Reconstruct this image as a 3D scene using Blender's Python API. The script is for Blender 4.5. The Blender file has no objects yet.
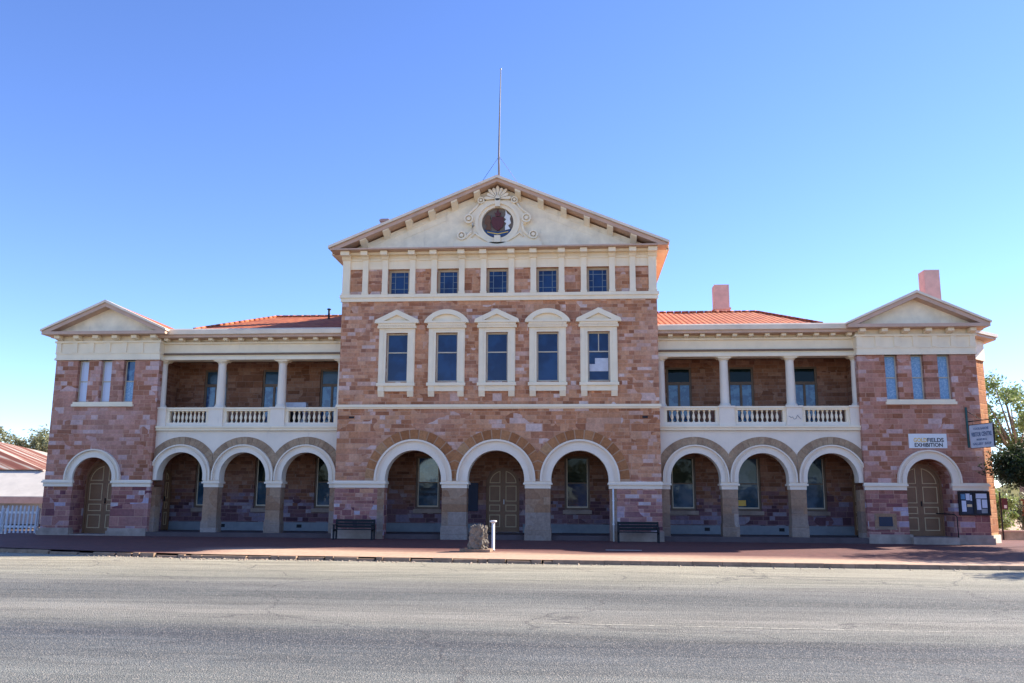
import bpy, bmesh, math, random
from mathutils import Vector, Matrix
from mathutils.geometry import tessellate_polygon
random.seed(7)
R = math.radians
S = bpy.context.scene
COL = S.collection

# ------------------------------------------------------------------ camera
cam_d = bpy.data.cameras.new('camera'); cam = bpy.data.objects.new('camera', cam_d); COL.objects.link(cam)
yaw, pitch, roll = -.0755209, .17798, .00526333
cy_, sy_, cp_, sp_, cr_, sr_ = math.cos(yaw), math.sin(yaw), math.cos(pitch), math.sin(pitch), math.cos(roll), math.sin(roll)
fw = Vector((sy_*cp_, cy_*cp_, sp_)); r0 = Vector((cy_, -sy_, 0)); u0 = r0.cross(fw)
rr = r0*cr_+u0*sr_; uu = -r0*sr_+u0*cr_
M = Matrix((rr, uu, -fw)).transposed().to_4x4(); M.translation = Vector((3.601, -39.0, 1.746))
cam.matrix_world = M
cam_d.sensor_width = 36; cam_d.lens = 865.5/1024*36; cam_d.clip_start = .1; cam_d.clip_end = 4000
S.camera = cam
# ------------------------------------------------------------------ light
SUN = Vector((1.3, .65, 1.0)).normalized()
elev = math.asin(SUN.z); azim = math.atan2(SUN.x, SUN.y)
w = bpy.data.worlds.new('World'); S.world = w; w.use_nodes = True
nt = w.node_tree; bg = nt.nodes['Background']
sky = nt.nodes.new('ShaderNodeTexSky'); sky.sky_type = 'NISHITA'; sky.sun_disc = False
sky.sun_elevation = elev; sky.sun_rotation = azim; sky.air_density = 1.0; sky.dust_density = .2; sky.ozone_density = 3.5; sky.altitude = 2200
hs = nt.nodes.new('ShaderNodeHueSaturation'); hs.inputs['Saturation'].default_value = 1.11; hs.inputs['Hue'].default_value = .513; hs.inputs['Value'].default_value = 1.36
nt.links.new(sky.outputs[0], hs.inputs['Color']); nt.links.new(hs.outputs[0], bg.inputs[0]); bg.inputs[1].default_value = .095
sd = bpy.data.lights.new('sun', 'SUN'); sd.energy = 5.0; sd.angle = R(.5); sd.color = (1, .90, .77)
so = bpy.data.objects.new('sun', sd); COL.objects.link(so); so.location = (40, 20, 40)
so.rotation_euler = SUN.to_track_quat('Z', 'Y').to_euler()
S.view_settings.view_transform = 'Standard'; S.view_settings.look = 'None'
S.view_settings.exposure = 1.32; S.view_settings.gamma = 1
S.render.engine = 'CYCLES'

# ------------------------------------------------------------------ node helpers
def mat(name):
    m = bpy.data.materials.new(name); m.use_nodes = True
    n = m.node_tree; return m, n, n.nodes['Principled BSDF']
def nd(n, t, **k):
    o = n.nodes.new(t)
    for a, b in k.items(): setattr(o, a, b)
    return o
def mth(n, op, a, b=None, c=None, clamp=False):
    o = nd(n, 'ShaderNodeMath', operation=op, use_clamp=clamp)
    for i, v in enumerate((a, b, c)):
        if v is None: continue
        if isinstance(v, (int, float)): o.inputs[i].default_value = v
        else: n.links.new(v, o.inputs[i])
    return o.outputs[0]
def mix(n, f, a, b, mode='MIX'):
    o = nd(n, 'ShaderNodeMix', data_type='RGBA', blend_type=mode)
    for i, v in ((0, f), (6, a), (7, b)):
        if isinstance(v, (int, float)): o.inputs[i].default_value = v
        elif isinstance(v, tuple): o.inputs[i].default_value = (*v, 1)
        else: n.links.new(v, o.inputs[i])
    return o.outputs[2]
def ramp(n, f, stops, interp='LINEAR'):
    o = nd(n, 'ShaderNodeValToRGB'); o.color_ramp.interpolation = interp
    e = o.color_ramp.elements
    while len(e) < len(stops): e.new(.5)
    for i, (p, c) in enumerate(stops):
        e[i].position = p; e[i].color = (*c, 1) if isinstance(c, tuple) else (c, c, c, 1)
    n.links.new(f, o.inputs[0]); return o.outputs[0]
def noise(n, vec, scale, detail=4, rough=.55):
    o = nd(n, 'ShaderNodeTexNoise'); o.inputs['Scale'].default_value = scale
    o.inputs['Detail'].default_value = detail; o.inputs['Roughness'].default_value = rough
    if vec is not None: n.links.new(vec, o.inputs['Vector'])
    return o.outputs['Fac']
def pos(n): return nd(n, 'ShaderNodeNewGeometry').outputs['Position']
def sep(n, v):
    o = nd(n, 'ShaderNodeSeparateXYZ'); n.links.new(v, o.inputs[0]); return o.outputs
def comb(n, x, y, z=0.0):
    o = nd(n, 'ShaderNodeCombineXYZ')
    for i, v in enumerate((x, y, z)):
        if isinstance(v, (int, float)): o.inputs[i].default_value = v
        else: n.links.new(v, o.inputs[i])
    return o.outputs[0]
def wn(n, vec):
    o = nd(n, 'ShaderNodeTexWhiteNoise', noise_dimensions='3D'); n.links.new(vec, o.inputs['Vector']); return o.outputs['Value']
def bump(n, b, h, strength=.4, dist=.02):
    o = nd(n, 'ShaderNodeBump'); o.inputs['Strength'].default_value = strength; o.inputs['Distance'].default_value = dist
    n.links.new(h, o.inputs['Height']); n.links.new(o.outputs[0], b.inputs['Normal'])
def sstep(n, x, a, b):
    o = nd(n, 'ShaderNodeMapRange', interpolation_type='SMOOTHSTEP')
    n.links.new(x, o.inputs[0]); o.inputs[1].default_value = a; o.inputs[2].default_value = b
    return o.outputs[0]

def stone(name, bw=.38, bh=.17, upper=None, lower=None, split=(2.75, 1.5), pale=(.60, .40, .37), palew=.25, mortar=(.58, .34, .23)):
    m, n, b = mat(name)
    P = pos(n); x, y, z = sep(n, P)
    s = mth(n, 'ADD', x, y)
    def layer(w_, h_, off):
        v = mth(n, 'DIVIDE', mth(n, 'ADD', z, 20.0+off), h_)
        v = mth(n, 'ADD', v, mth(n, 'MULTIPLY', mth(n, 'SINE', mth(n, 'MULTIPLY', z, 4.3+off)), .22))
        row = mth(n, 'FLOOR', v)
        rj = wn(n, comb(n, row, 3.7+off, 1.3))
        u = mth(n, 'ADD', mth(n, 'DIVIDE', s, w_), mth(n, 'MULTIPLY', rj, 13.0))
        u = mth(n, 'ADD', u, mth(n, 'MULTIPLY', mth(n, 'SINE', mth(n, 'ADD', mth(n, 'MULTIPLY', u, 2.1), mth(n, 'MULTIPLY', rj, 40.0))), .33))
        colm = mth(n, 'FLOOR', u)
        cell = wn(n, comb(n, colm, row, off)); cell2 = wn(n, comb(n, colm, row, off+5.5))
        fu, fv = mth(n, 'FRACT', u), mth(n, 'FRACT', v)
        eu = mth(n, 'MULTIPLY', mth(n, 'MINIMUM', fu, mth(n, 'SUBTRACT', 1.0, fu)), w_)
        ev = mth(n, 'MULTIPLY', mth(n, 'MINIMUM', fv, mth(n, 'SUBTRACT', 1.0, fv)), h_)
        return cell, cell2, mth(n, 'MINIMUM', eu, ev)
    a, a2, ea = layer(bw, bh, 0.0)
    c, c2, ec = layer(bw*1.7, bh*1.6, .37)
    # some courses run in bigger blocks
    big = mth(n, 'GREATER_THAN', noise(n, P, .55, 2), .56)
    cell = mth(n, 'ADD', mth(n, 'MULTIPLY', a, mth(n, 'SUBTRACT', 1.0, big)), mth(n, 'MULTIPLY', c, big))
    cell2 = mth(n, 'ADD', mth(n, 'MULTIPLY', a2, mth(n, 'SUBTRACT', 1.0, big)), mth(n, 'MULTIPLY', c2, big))
    e = mth(n, 'ADD', mth(n, 'MULTIPLY', ea, mth(n, 'SUBTRACT', 1.0, big)), mth(n, 'MULTIPLY', ec, big))
    upper = upper or [(0, (.31, .115, .05)), (.15, (.42, .17, .08)), (.5, (.545, .25, .125)), (.78, (.61, .315, .175)), (.92, (.60, .37, .29)), (1, (.70, .52, .45))]
    lower = lower or [(0, (.12, .03, .055)), (.15, (.23, .08, .08)), (.45, (.34, .14, .118)), (.75, (.40, .18, .145)), (.9, (.41, .235, .225)), (.97, (.42, .34, .42)), (1, (.56, .47, .46))]  # mauve lower blocks, with the deeper shade low down put into the colour
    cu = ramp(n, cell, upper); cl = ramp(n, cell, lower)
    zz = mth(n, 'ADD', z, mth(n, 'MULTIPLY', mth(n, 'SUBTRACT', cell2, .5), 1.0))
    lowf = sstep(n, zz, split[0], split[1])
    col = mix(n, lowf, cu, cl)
    # pale and lilac drifts of stone
    pn = sstep(n, noise(n, P, .3, 5), .45, .72)
    col = mix(n, mth(n, 'MULTIPLY', pn, palew), col, pale)
    # fine stain and grain
    g = noise(n, P, 9, 5, .7)
    col = mix(n, 1.0, col, ramp(n, g, [(.25, .72), (.75, 1.22)]), 'MULTIPLY')
    st = noise(n, comb(n, mth(n, 'MULTIPLY', s, 1.5), mth(n, 'MULTIPLY', z, .35)), 1.4, 4)
    col = mix(n, 1.0, col, ramp(n, st, [(.3, .84), (.7, 1.12)]), 'MULTIPLY')
    jf = sstep(n, mth(n, 'ADD', e, mth(n, 'MULTIPLY', mth(n, 'SUBTRACT', g, .5), .012)), .016, .006)
    col = mix(n, mth(n, 'MULTIPLY', jf, .55), col, mortar)
    n.links.new(col, b.inputs['Base Color']); b.inputs['Roughness'].default_value = .9
    h = mth(n, 'ADD', mth(n, 'MULTIPLY', sstep(n, e, 0, .03), .6), mth(n, 'MULTIPLY', g, .6))
    bump(n, b, h, .5, .03)
    return m
def plain(name, c, rough=.6, vary=.12, scale=2.5, bumpy=.1, streak=False, metal=0, grime=None):
    m, n, b = mat(name); P = pos(n)
    f = noise(n, P, scale, 5, .6)
    col = mix(n, 1.0, c, ramp(n, f, [(.3, 1-vary), (.7, 1+vary*.6)]), 'MULTIPLY')
    if streak:
        x, y, z = sep(n, P)
        f2 = noise(n, comb(n, mth(n, 'MULTIPLY', mth(n, 'ADD', x, y), 5.0), mth(n, 'MULTIPLY', z, .7)), 1.0, 5, .65)
        col = mix(n, mth(n, 'MULTIPLY', sstep(n, f2, .58, .8), .40), col, grime or (.30, .24, .20))
    n.links.new(col, b.inputs['Base Color']); b.inputs['Roughness'].default_value = rough; b.inputs['Metallic'].default_value = metal
    if bumpy: bump(n, b, noise(n, P, scale*14, 4), bumpy, .01)
    return m
def glass(name, c, ior=1.6, rough=.04, pattern=None):
    m, n, b = mat(name); P = pos(n)
    if pattern:
        f = noise(n, P, pattern[0], 3)
        n.links.new(mix(n, sstep(n, f, .42, .6), c, pattern[1]), b.inputs['Base Color'])
    else: b.inputs['Base Color'].default_value = (*c, 1)
    b.inputs['Roughness'].default_value = rough; b.inputs['IOR'].default_value = ior
    bump(n, b, noise(n, P, 1.6, 2), .10, .03)
    return m

MT = {}
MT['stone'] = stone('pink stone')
MT['stone_wing'] = stone('pink wing stone', bw=.42, bh=.2, palew=.3,
    upper=[(0, (.29, .105, .05)), (.15, (.38, .15, .08)), (.5, (.48, .215, .145)), (.78, (.54, .27, .20)), (.92, (.55, .33, .29)), (1, (.64, .46, .43))])
MT['stone_back'] = stone('arcade stone in painted shade', split=(2.2, 1.2),  # darker copy of the pink stone, recess shade put into its colour
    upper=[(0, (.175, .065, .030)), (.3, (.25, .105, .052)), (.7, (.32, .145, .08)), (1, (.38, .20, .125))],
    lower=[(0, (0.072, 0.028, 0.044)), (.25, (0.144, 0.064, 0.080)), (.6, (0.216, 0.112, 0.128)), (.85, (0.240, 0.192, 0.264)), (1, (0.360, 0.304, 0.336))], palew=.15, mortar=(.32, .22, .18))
MT['pier'] = stone('sandstone blocks', bw=3.1, bh=.42, mortar=(.30, .19, .12), palew=.25, pale=(.42, .32, .25), split=(1.3, .8),
    upper=[(0, (0.295, 0.156, 0.082)), (.5, (0.353, 0.205, 0.119)), (1, (0.385, 0.254, 0.164))], lower=[(0, (0.246, 0.164, 0.115)), (.5, (0.295, 0.213, 0.164)), (1, (0.344, 0.271, 0.230))])
MT['mortar'] = plain('pale mortar', (.48, .30, .19), .9, .15, 6, .2)
MT['plinth'] = plain('plinth render', (.38, .29, .235), .9, .35, 1.6, .3, True)
MT['skirting'] = plain('grey skirting', (.27, .29, .31), .8, .2, 2, .2, True)
MT['cream'] = plain('cream paint', (.92, .78, .56), .55, .08, 1.3, .08, True, grime=(.5, .4, .32))
MT['cream_old'] = plain('weathered cream paint', (.92, .79, .57), .6, .16, 2.0, .1, True, grime=(.36, .28, .22))
MT['white'] = plain('off white paint', (.86, .74, .59), .55, .07, 1.1, .08, True, grime=(.5, .43, .38))
MT['brown'] = plain('brown soffit paint', (.58, .38, .27), .55, .12, 2, .05)
MT['gutter'] = plain('gutter paint', (.84, .69, .52), .4, .15, 1.2, .03)
MT['sash'] = plain('sash paint', (.50, .38, .24), .5, .15, 3, .05)
MT['sash_pale'] = plain('pale sash paint', (.62, .54, .40), .5, .1, 3, .05)
MT['sash_dark'] = plain('dark sash timber', (.16, .10, .06), .5, .2, 3, .05)
MT['door'] = plain('tan door paint', (.27, .14, .068), .5, .12, 3, .08)
MT['door_trim'] = plain('straw door moulding', (.66, .48, .27), .5, .08, 3, .05)
MT['glass'] = glass('dark window glass', (.003, .016, .07), 1.45, .04, (.9, (.008, .04, .13)))
MT['glass_green'] = glass('dark green window glass', (.004, .014, .014), 1.28)
MT['glass_sky'] = glass('sky painted glass', (.09, .15, .22), 1.3, .03, pattern=(1.1, (.03, .07, .11)))  # sky reflection put into the base colour as blue patches
MT['glass_blind'] = glass('glass over lilac blind', (.70, .76, .90), 1.4)
MT['glass_lace'] = glass('glass over blue lace', (.20, .38, .60), 1.4, .1, (16, (.34, .52, .70)))
MT['glass_blue'] = glass('glass over blue curtain', (.02, .07, .18), 1.6, .06, (3, (.08, .20, .34)))
MT['lead'] = plain('leaded bars', (.22, .27, .30), .5)
MT['ceiling'] = plain('verandah boards', (.22, .14, .09), .7, .2, 3)
MT['floor'] = plain('arcade floor slabs', (.10, .07, .07), .8, .2, 2, .2)
MT['black'] = plain('black paint', (.010, .009, .012), .7, .2, 5, .05)
MT['navy'] = plain('navy board', (.012, .02, .05), .5, .15, 4)
MT['green_dark'] = plain('dark green slats', (.006, .010, .012), .75, .2, 5)
MT['steel'] = plain('galvanised steel', (.5, .5, .5), .4, .15, 6, .03, metal=.7)
MT['pole_grey'] = plain('weathered mast', (.22, .20, .19), .7, .2, 3)
MT['white_metal'] = plain('white enamel', (.78, .77, .74), .35, .05, 5)
MT['picket'] = plain('picket paint', (.56, .57, .62), .6, .15, 5)
MT['sign_white'] = plain('white sign face', (.80, .80, .78), .5, .04, 3, 0)
MT['sign_pale'] = plain('faded sign face', (.60, .62, .68), .5, .14, 5, 0)
MT['ink'] = plain('black lettering', (.02, .02, .025), .6, 0, 3, 0)
MT['ink_blue'] = plain('faded blue lettering', (.12, .17, .26), .6, 0, 3, 0)
MT['gold'] = plain('gold lettering', (.80, .50, .08), .5, 0, 3, 0)
MT['teal'] = plain('teal post paint', (.02, .10, .10), .45, .2, 6)
MT['red'] = plain('shield red', (.11, .018, .016), .5, .2, 9)
MT['arms_blue'] = plain('ribbon blue', (.02, .06, .16), .5, .2, 9)
MT['arms_brown'] = plain('lion brown', (.16, .07, .03), .6, .2, 9)
MT['arms_bg'] = plain('roundel field', (.19, .15, .12), .7, .2, 5)
MT['paper'] = plain('pale paper', (.62, .66, .78), .7, .1, 12, 0)
MT['paper_blue'] = plain('blue paper', (.10, .25, .42), .7, .3, 12, 0)
MT['chimney'] = plain('pink chimney render', (.80, .54, .43), .85, .16, 2.2, .3, True)
MT['chimney_grey'] = plain('weathered chimney render', (.42, .30, .26), .85, .2, 2.2, .3)
MT['orange'] = stone('orange side stone', bw=.4, bh=.22, upper=[(0, (.40, .13, .035)), (.5, (.50, .18, .05)), (1, (.56, .25, .09))],
    lower=[(0, (.38, .13, .04)), (.5, (.48, .18, .06)), (1, (.56, .28, .12))], palew=.05, mortar=(.5, .26, .12))

def tiles(name, c1, c2, along_x=True):
    m, n, b = mat(name); P = pos(n); x, y, z = sep(n, P)
    a = x if along_x else y; d = y if along_x else x
    u = mth(n, 'DIVIDE', a, .26); v = mth(n, 'DIVIDE', d, .30)
    cell = wn(n, comb(n, mth(n, 'FLOOR', u), mth(n, 'FLOOR', v)))
    fu = mth(n, 'FRACT', u); fv = mth(n, 'FRACT', v)
    col = mix(n, cell, c1, c2)
    col = mix(n, mth(n, 'MULTIPLY', sstep(n, mth(n, 'ABSOLUTE', mth(n, 'SUBTRACT', fu, .5)), .36, .5), .6), col, tuple(q*.35 for q in c1))
    col = mix(n, mth(n, 'MULTIPLY', sstep(n, fv, .14, .0), .6), col, tuple(q*.35 for q in c1))
    col = mix(n, 1.0, col, ramp(n, noise(n, P, 1.2, 5), [(.3, .75), (.7, 1.15)]), 'MULTIPLY')
    n.links.new(col, b.inputs['Base Color']); b.inputs['Roughness'].default_value = .8
    h = mth(n, 'ADD', mth(n, 'SINE', mth(n, 'MULTIPLY', u, 6.283)), mth(n, 'MULTIPLY', fv, 1.5))
    bump(n, b, h, .5, .03); return m
MT['tiles'] = tiles('terracotta tiles', (.36, .075, .025), (.50, .15, .05))
MT['tiles_side'] = tiles('terracotta tiles side', (.36, .075, .025), (.50, .15, .05), False)

def asphalt():
    m, n, b = mat('chip seal asphalt'); P = pos(n); x, y, z = sep(n, P)
    warp = mth(n, 'MULTIPLY', mth(n, 'SUBTRACT', noise(n, comb(n, mth(n, 'MULTIPLY', x, .12), mth(n, 'MULTIPLY', y, .8)), 1.0, 5), .5), 2.6)
    yy = mth(n, 'ADD', mth(n, 'ADD', y, mth(n, 'MULTIPLY', x, .028)), warp)
    t = nd(n, 'ShaderNodeMapRange'); n.links.new(yy, t.inputs[0]); t.inputs[1].default_value = -34; t.inputs[2].default_value = -10
    def p(Y): return (Y+34)/24
    base = ramp(n, t.outputs[0], [(0, (.155, .155, .15)), (p(-29.6), (.20, .20, .185)), (p(-27.6), (.115, .12, .125)), (p(-26.4), (.07, .076, .088)), (p(-25.3), (.20, .195, .175)),
        (p(-24), (.265, .245, .215)), (p(-22.4), (.20, .195, .18)), (p(-20.8), (.105, .11, .11)), (p(-19.2), (.175, .17, .16)), (p(-16.6), (.30, .28, .225)), (p(-12), (.42, .37, .28))])
    chips = noise(n, P, 38, 3, .8)
    base = mix(n, 1.0, base, (.76, .79, .76), 'MULTIPLY')
    col = mix(n, 1.0, base, ramp(n, chips, [(.3, .45), (.5, 1.0), (.72, 1.7)]), 'MULTIPLY')
    blot = noise(n, comb(n, mth(n, 'MULTIPLY', x, .25), y), .9, 6, .65)
    col = mix(n, 1.0, col, ramp(n, blot, [(.3, .74), (.7, 1.22)]), 'MULTIPLY')
    st = noise(n, comb(n, mth(n, 'MULTIPLY', x, .09), mth(n, 'MULTIPLY', yy, 2.2)), 1.0, 7, .7)
    col = mix(n, 1.0, col, ramp(n, st, [(.32, .62), (.5, 1.0), (.7, 1.3)]), 'MULTIPLY')
    cr = nd(n, 'ShaderNodeTexVoronoi', feature='DISTANCE_TO_EDGE'); cr.inputs['Scale'].default_value = .16
    wv = nd(n, 'ShaderNodeVectorMath', operation='ADD'); n.links.new(P, wv.inputs[0])
    nz = nd(n, 'ShaderNodeTexNoise'); nz.inputs['Scale'].default_value = .5; nz.inputs['Detail'].default_value = 6; n.links.new(P, nz.inputs['Vector'])
    sc = nd(n, 'ShaderNodeVectorMath', operation='SCALE'); n.links.new(nz.outputs['Color'], sc.inputs[0]); sc.inputs['Scale'].default_value = 2.0
    n.links.new(sc.outputs[0], wv.inputs[1]); n.links.new(wv.outputs[0], cr.inputs['Vector'])
    col = mix(n, mth(n, 'MULTIPLY', sstep(n, cr.outputs['Distance'], .006, .001), .55), col, (.03, .03, .035))
    v = nd(n, 'ShaderNodeTexVoronoi', feature='F1'); v.inputs['Scale'].default_value = 55; n.links.new(P, v.inputs['Vector'])
    peb = mth(n, 'MULTIPLY', sstep(n, wn(n, v.outputs['Position']), .8, .95), .5)
    col = mix(n, peb, col, (.46, .40, .33))
    n.links.new(col, b.inputs['Base Color']); b.inputs['Roughness'].default_value = .85
    bump(n, b, mth(n, 'ADD', chips, mth(n, 'MULTIPLY', v.outputs['Distance'], 1.0)), .8, .02); return m
MT['asphalt'] = asphalt()
def pavers():
    m, n, b = mat('red clay pavers'); P = pos(n)
    br = nd(n, 'ShaderNodeTexBrick'); n.links.new(P, br.inputs['Vector']); br.inputs['Scale'].default_value = 1
    br.inputs['Brick Width'].default_value = .23; br.inputs['Row Height'].default_value = .115; br.inputs['Mortar Size'].default_value = .004
    br.inputs['Color1'].default_value = (.135, .038, .030, 1); br.inputs['Color2'].default_value = (.092, .026, .022, 1); br.inputs['Mortar'].default_value = (.12, .06, .055, 1)
    x, y, z = sep(n, P)
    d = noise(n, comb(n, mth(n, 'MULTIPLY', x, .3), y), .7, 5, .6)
    edge = mth(n, 'MULTIPLY', mth(n, 'MULTIPLY', sstep(n, x, -11.0, -7.5), sstep(n, mth(n, 'ADD', mth(n, 'ADD', y, mth(n, 'MULTIPLY', x, .11)), mth(n, 'MULTIPLY', d, 3.0)), -5.5, -8.0)), .9)  # sunlit band painted into the pavers as pale dust, omitted where shaded
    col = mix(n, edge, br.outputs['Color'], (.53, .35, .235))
    col = mix(n, mth(n, 'MULTIPLY', sstep(n, d, .5, .75), .35), col, (.16, .075, .062))
    col = mix(n, 1.0, col, ramp(n, noise(n, P, 6, 5), [(.3, .8), (.7, 1.15)]), 'MULTIPLY')
    n.links.new(col, b.inputs['Base Color']); b.inputs['Roughness'].default_value = .85
    bump(n, b, noise(n, P, 30, 3), .3, .01); return m
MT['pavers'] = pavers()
MT['kerb'] = plain('old kerb', (.30, .20, .13), .9, .35, 3.5, .5)
MT['rubble'] = plain('pale rubble', (.46, .35, .25), .9, .35, 3.5, .5)
MT['earth'] = plain('sandy earth', (.46, .31, .20), .95, .3, .35, .4)
MT['granite'] = plain('grey boulder', (.19, .165, .13), .9, .5, 5, 1)
MT['line'] = plain('worn line paint', (.36, .34, .27), .7, .35, 9, .1)
def leaf(name, c1, c2, c3):
    m, n, b = mat(name)
    g = nd(n, 'ShaderNodeNewGeometry'); col = ramp(n, g.outputs['Random Per Island'], [(0, c1), (.5, c2), (1, c3)])
    n.links.new(col, b.inputs['Base Color']); b.inputs['Roughness'].default_value = .55
    tr = nd(n, 'ShaderNodeBsdfTranslucent'); n.links.new(col, tr.inputs[0])
    mx = nd(n, 'ShaderNodeMixShader'); mx.inputs[0].default_value = .35
    n.links.new(b.outputs[0], mx.inputs[1]); n.links.new(tr.outputs[0], mx.inputs[2])
    n.links.new(mx.outputs[0], n.nodes['Material Output'].inputs[0]); return m
MT['leaf_gum'] = leaf('gum leaves', (.13, .19, .05), (.22, .29, .09), (.34, .39, .17))
MT['leaf_dark'] = leaf('dark glossy leaves', (.014, .026, .008), (.028, .045, .014), (.05, .08, .02))
MT['leaf_grey'] = leaf('grey green leaves', (.15, .17, .075), (.23, .24, .12), (.32, .31, .18))
MT['bark'] = plain('pale bark', (.34, .27, .20), .9, .35, 3, .5)
MT['bark_dark'] = plain('brown bark', (.10, .07, .05), .9, .3, 6, .5)
def rust_roof():
    m, n, b = mat('rusted corrugated iron'); P = pos(n); x, y, z = sep(n, P)
    f = noise(n, comb(n, mth(n, 'MULTIPLY', mth(n, 'ADD', mth(n, 'MULTIPLY', x, .5), mth(n, 'MULTIPLY', y, .86)), 2.4), mth(n, 'MULTIPLY', z, .3)), 1.1, 4)
    col = ramp(n, f, [(.44, (.19, .06, .03)), (.52, (.28, .12, .07)), (.57, (.42, .35, .28)), (.7, (.48, .43, .37))])
    n.links.new(col, b.inputs['Base Color']); b.inputs['Roughness'].default_value = .7
    bump(n, b, mth(n, 'SINE', mth(n, 'MULTIPLY', y, 60.0)), .5, .02); return m
MT['rust'] = rust_roof()
MT['white_iron'] = plain('white painted iron', (.62, .57, .48), .6, .12, 1.2, .1, True)

# ------------------------------------------------------------------ mesh builder
class MB:
    def __init__(s): s.v = []; s.f = []; s.sm = []
    def add(s, v, f, smooth=False):
        o = len(s.v); s.v += [tuple(p) for p in v]; s.f += [tuple(i+o for i in q) for q in f]; s.sm += [smooth]*len(f); return s
    def box(s, x0, x1, y0, y1, z0, z1):
        x0, x1 = sorted((x0, x1)); y0, y1 = sorted((y0, y1)); z0, z1 = sorted((z0, z1))
        v = [(x, y, z) for z in (z0, z1) for y in (y0, y1) for x in (x0, x1)]
        return s.add(v, [(0, 2, 3, 1), (4, 5, 7, 6), (0, 1, 5, 4), (2, 6, 7, 3), (0, 4, 6, 2), (1, 3, 7, 5)])
    def prism(s, poly, y0, y1, holes=()):       # polygon in XZ (list of (x,z)) extruded along Y
        loops = [poly]+list(holes)
        flat = [p for l in loops for p in l]
        tri = tessellate_polygon([[Vector((x, z, 0)) for x, z in l] for l in loops])
        n = len(flat); v = [(x, y0, z) for x, z in flat]+[(x, y1, z) for x, z in flat]
        f = [tuple(t) for t in tri]+[tuple(i+n for i in reversed(t)) for t in tri]
        o = 0
        for l in loops:
            k = len(l)
            for i in range(k): a, b = o+i, o+(i+1) % k; f.append((a, b, b+n, a+n))
            o += k
        return s.add(v, f)
    def prism_x(s, poly, x0, x1):               # polygon in YZ extruded along X
        n = len(poly); tri = tessellate_polygon([[Vector((y, z, 0)) for y, z in poly]])
        v = [(x0, y, z) for y, z in poly]+[(x1, y, z) for y, z in poly]
        f = [tuple(t) for t in tri]+[tuple(i+n for i in reversed(t)) for t in tri]
        f += [(i, (i+1) % n, (i+1) % n+n, i+n) for i in range(n)]
        return s.add(v, f)
    def prism_z(s, poly, z0, z1):
        n = len(poly); tri = tessellate_polygon([[Vector((x, y, 0)) for x, y in poly]])
        v = [(x, y, z0) for x, y in poly]+[(x, y, z1) for x, y in poly]
        f = [tuple(t) for t in tri]+[tuple(i+n for i in reversed(t)) for t in tri]
        f += [(i, (i+1) % n, (i+1) % n+n, i+n) for i in range(n)]
        return s.add(v, f)
    def lathe(s, prof, cx, cy, n=14, smooth=True):
        v = []; f = []
        for r, z in prof:
            for k in range(n): a = 2*math.pi*k/n; v.append((cx+r*math.cos(a), cy+r*math.sin(a), z))
        for i in range(len(prof)-1):
            for k in range(n): f.append((i*n+k, i*n+(k+1) % n, (i+1)*n+(k+1) % n, (i+1)*n+k))
        s.add(v, f, smooth); o = len(s.v)-len(v)
        s.f += [tuple(o+k for k in reversed(range(n))), tuple(o+(len(prof)-1)*n+k for k in range(n))]; s.sm += [False]*2
        return s
    def tube(s, pts, rad, n=8, smooth=True):
        pts = [Vector(p) for p in pts]; rad = rad if isinstance(rad, (list, tuple)) else [rad]*len(pts)
        v = []; f = []
        for i, p in enumerate(pts):
            d = (pts[min(i+1, len(pts)-1)]-pts[max(i-1, 0)]).normalized()
            a = d.cross(Vector((0, 0, 1)) if abs(d.z) < .9 else Vector((1, 0, 0))).normalized(); b = d.cross(a)
            for k in range(n): t = 2*math.pi*k/n; v.append(p+(a*math.cos(t)+b*math.sin(t))*rad[i])
        for i in range(len(pts)-1):
            for k in range(n): f.append((i*n+k, i*n+(k+1) % n, (i+1)*n+(k+1) % n, (i+1)*n+k))
        f += [tuple(reversed(range(n))), tuple(range((len(pts)-1)*n, len(pts)*n))]
        return s.add(v, f, smooth)
    def build(s, name, m, parent=None, xf=None, recalc=True):
        me = bpy.data.meshes.new(name)
        v = [xf @ Vector(p) for p in s.v] if xf else s.v
        me.from_pydata(v, [], s.f); me.validate()
        if len(me.polygons) == len(s.sm): me.polygons.foreach_set('use_smooth', s.sm)
        if recalc:
            bm = bmesh.new(); bm.from_mesh(me); bmesh.ops.recalc_face_normals(bm, faces=bm.faces); bm.to_mesh(me); bm.free()
        me.materials.append(MT[m] if isinstance(m, str) else m)
        o = bpy.data.objects.new(name, me); COL.objects.link(o)
        if parent: o.parent = parent
        return o
def tag(o, label, cat, group=None):
    o['label'] = label; o['category'] = cat
    if group: o['group'] = group
    return o
def thing(name, label, cat, loc=(0, 0, 0), rz=0, group=None):
    o = bpy.data.objects.new(name, None); COL.objects.link(o); o.location = loc; o.rotation_euler = (0, 0, rz)
    return tag(o, label, cat, group)
def kind(o, k='structure'): o['kind'] = k; return o
def copy_tree(o, parent=None):
    c = o.copy(); COL.objects.link(c); c.parent = parent
    for ch in list(o.children): copy_tree(ch, c)
    return c
def arc(cx, cz, r, a0=180, a1=0, n=24):
    return [(cx+r*math.cos(R(a0+(a1-a0)*i/n)), cz+r*math.sin(R(a0+(a1-a0)*i/n))) for i in range(n+1)]
def rect(x0, x1, z0, z1): return [(x0, z0), (x1, z0), (x1, z1), (x0, z1)]
def arch_hole(cx, hw, z0, zs, st): return [(cx-hw, z0)]+arc(cx, zs+st, hw)+[(cx+hw, z0)]
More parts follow.
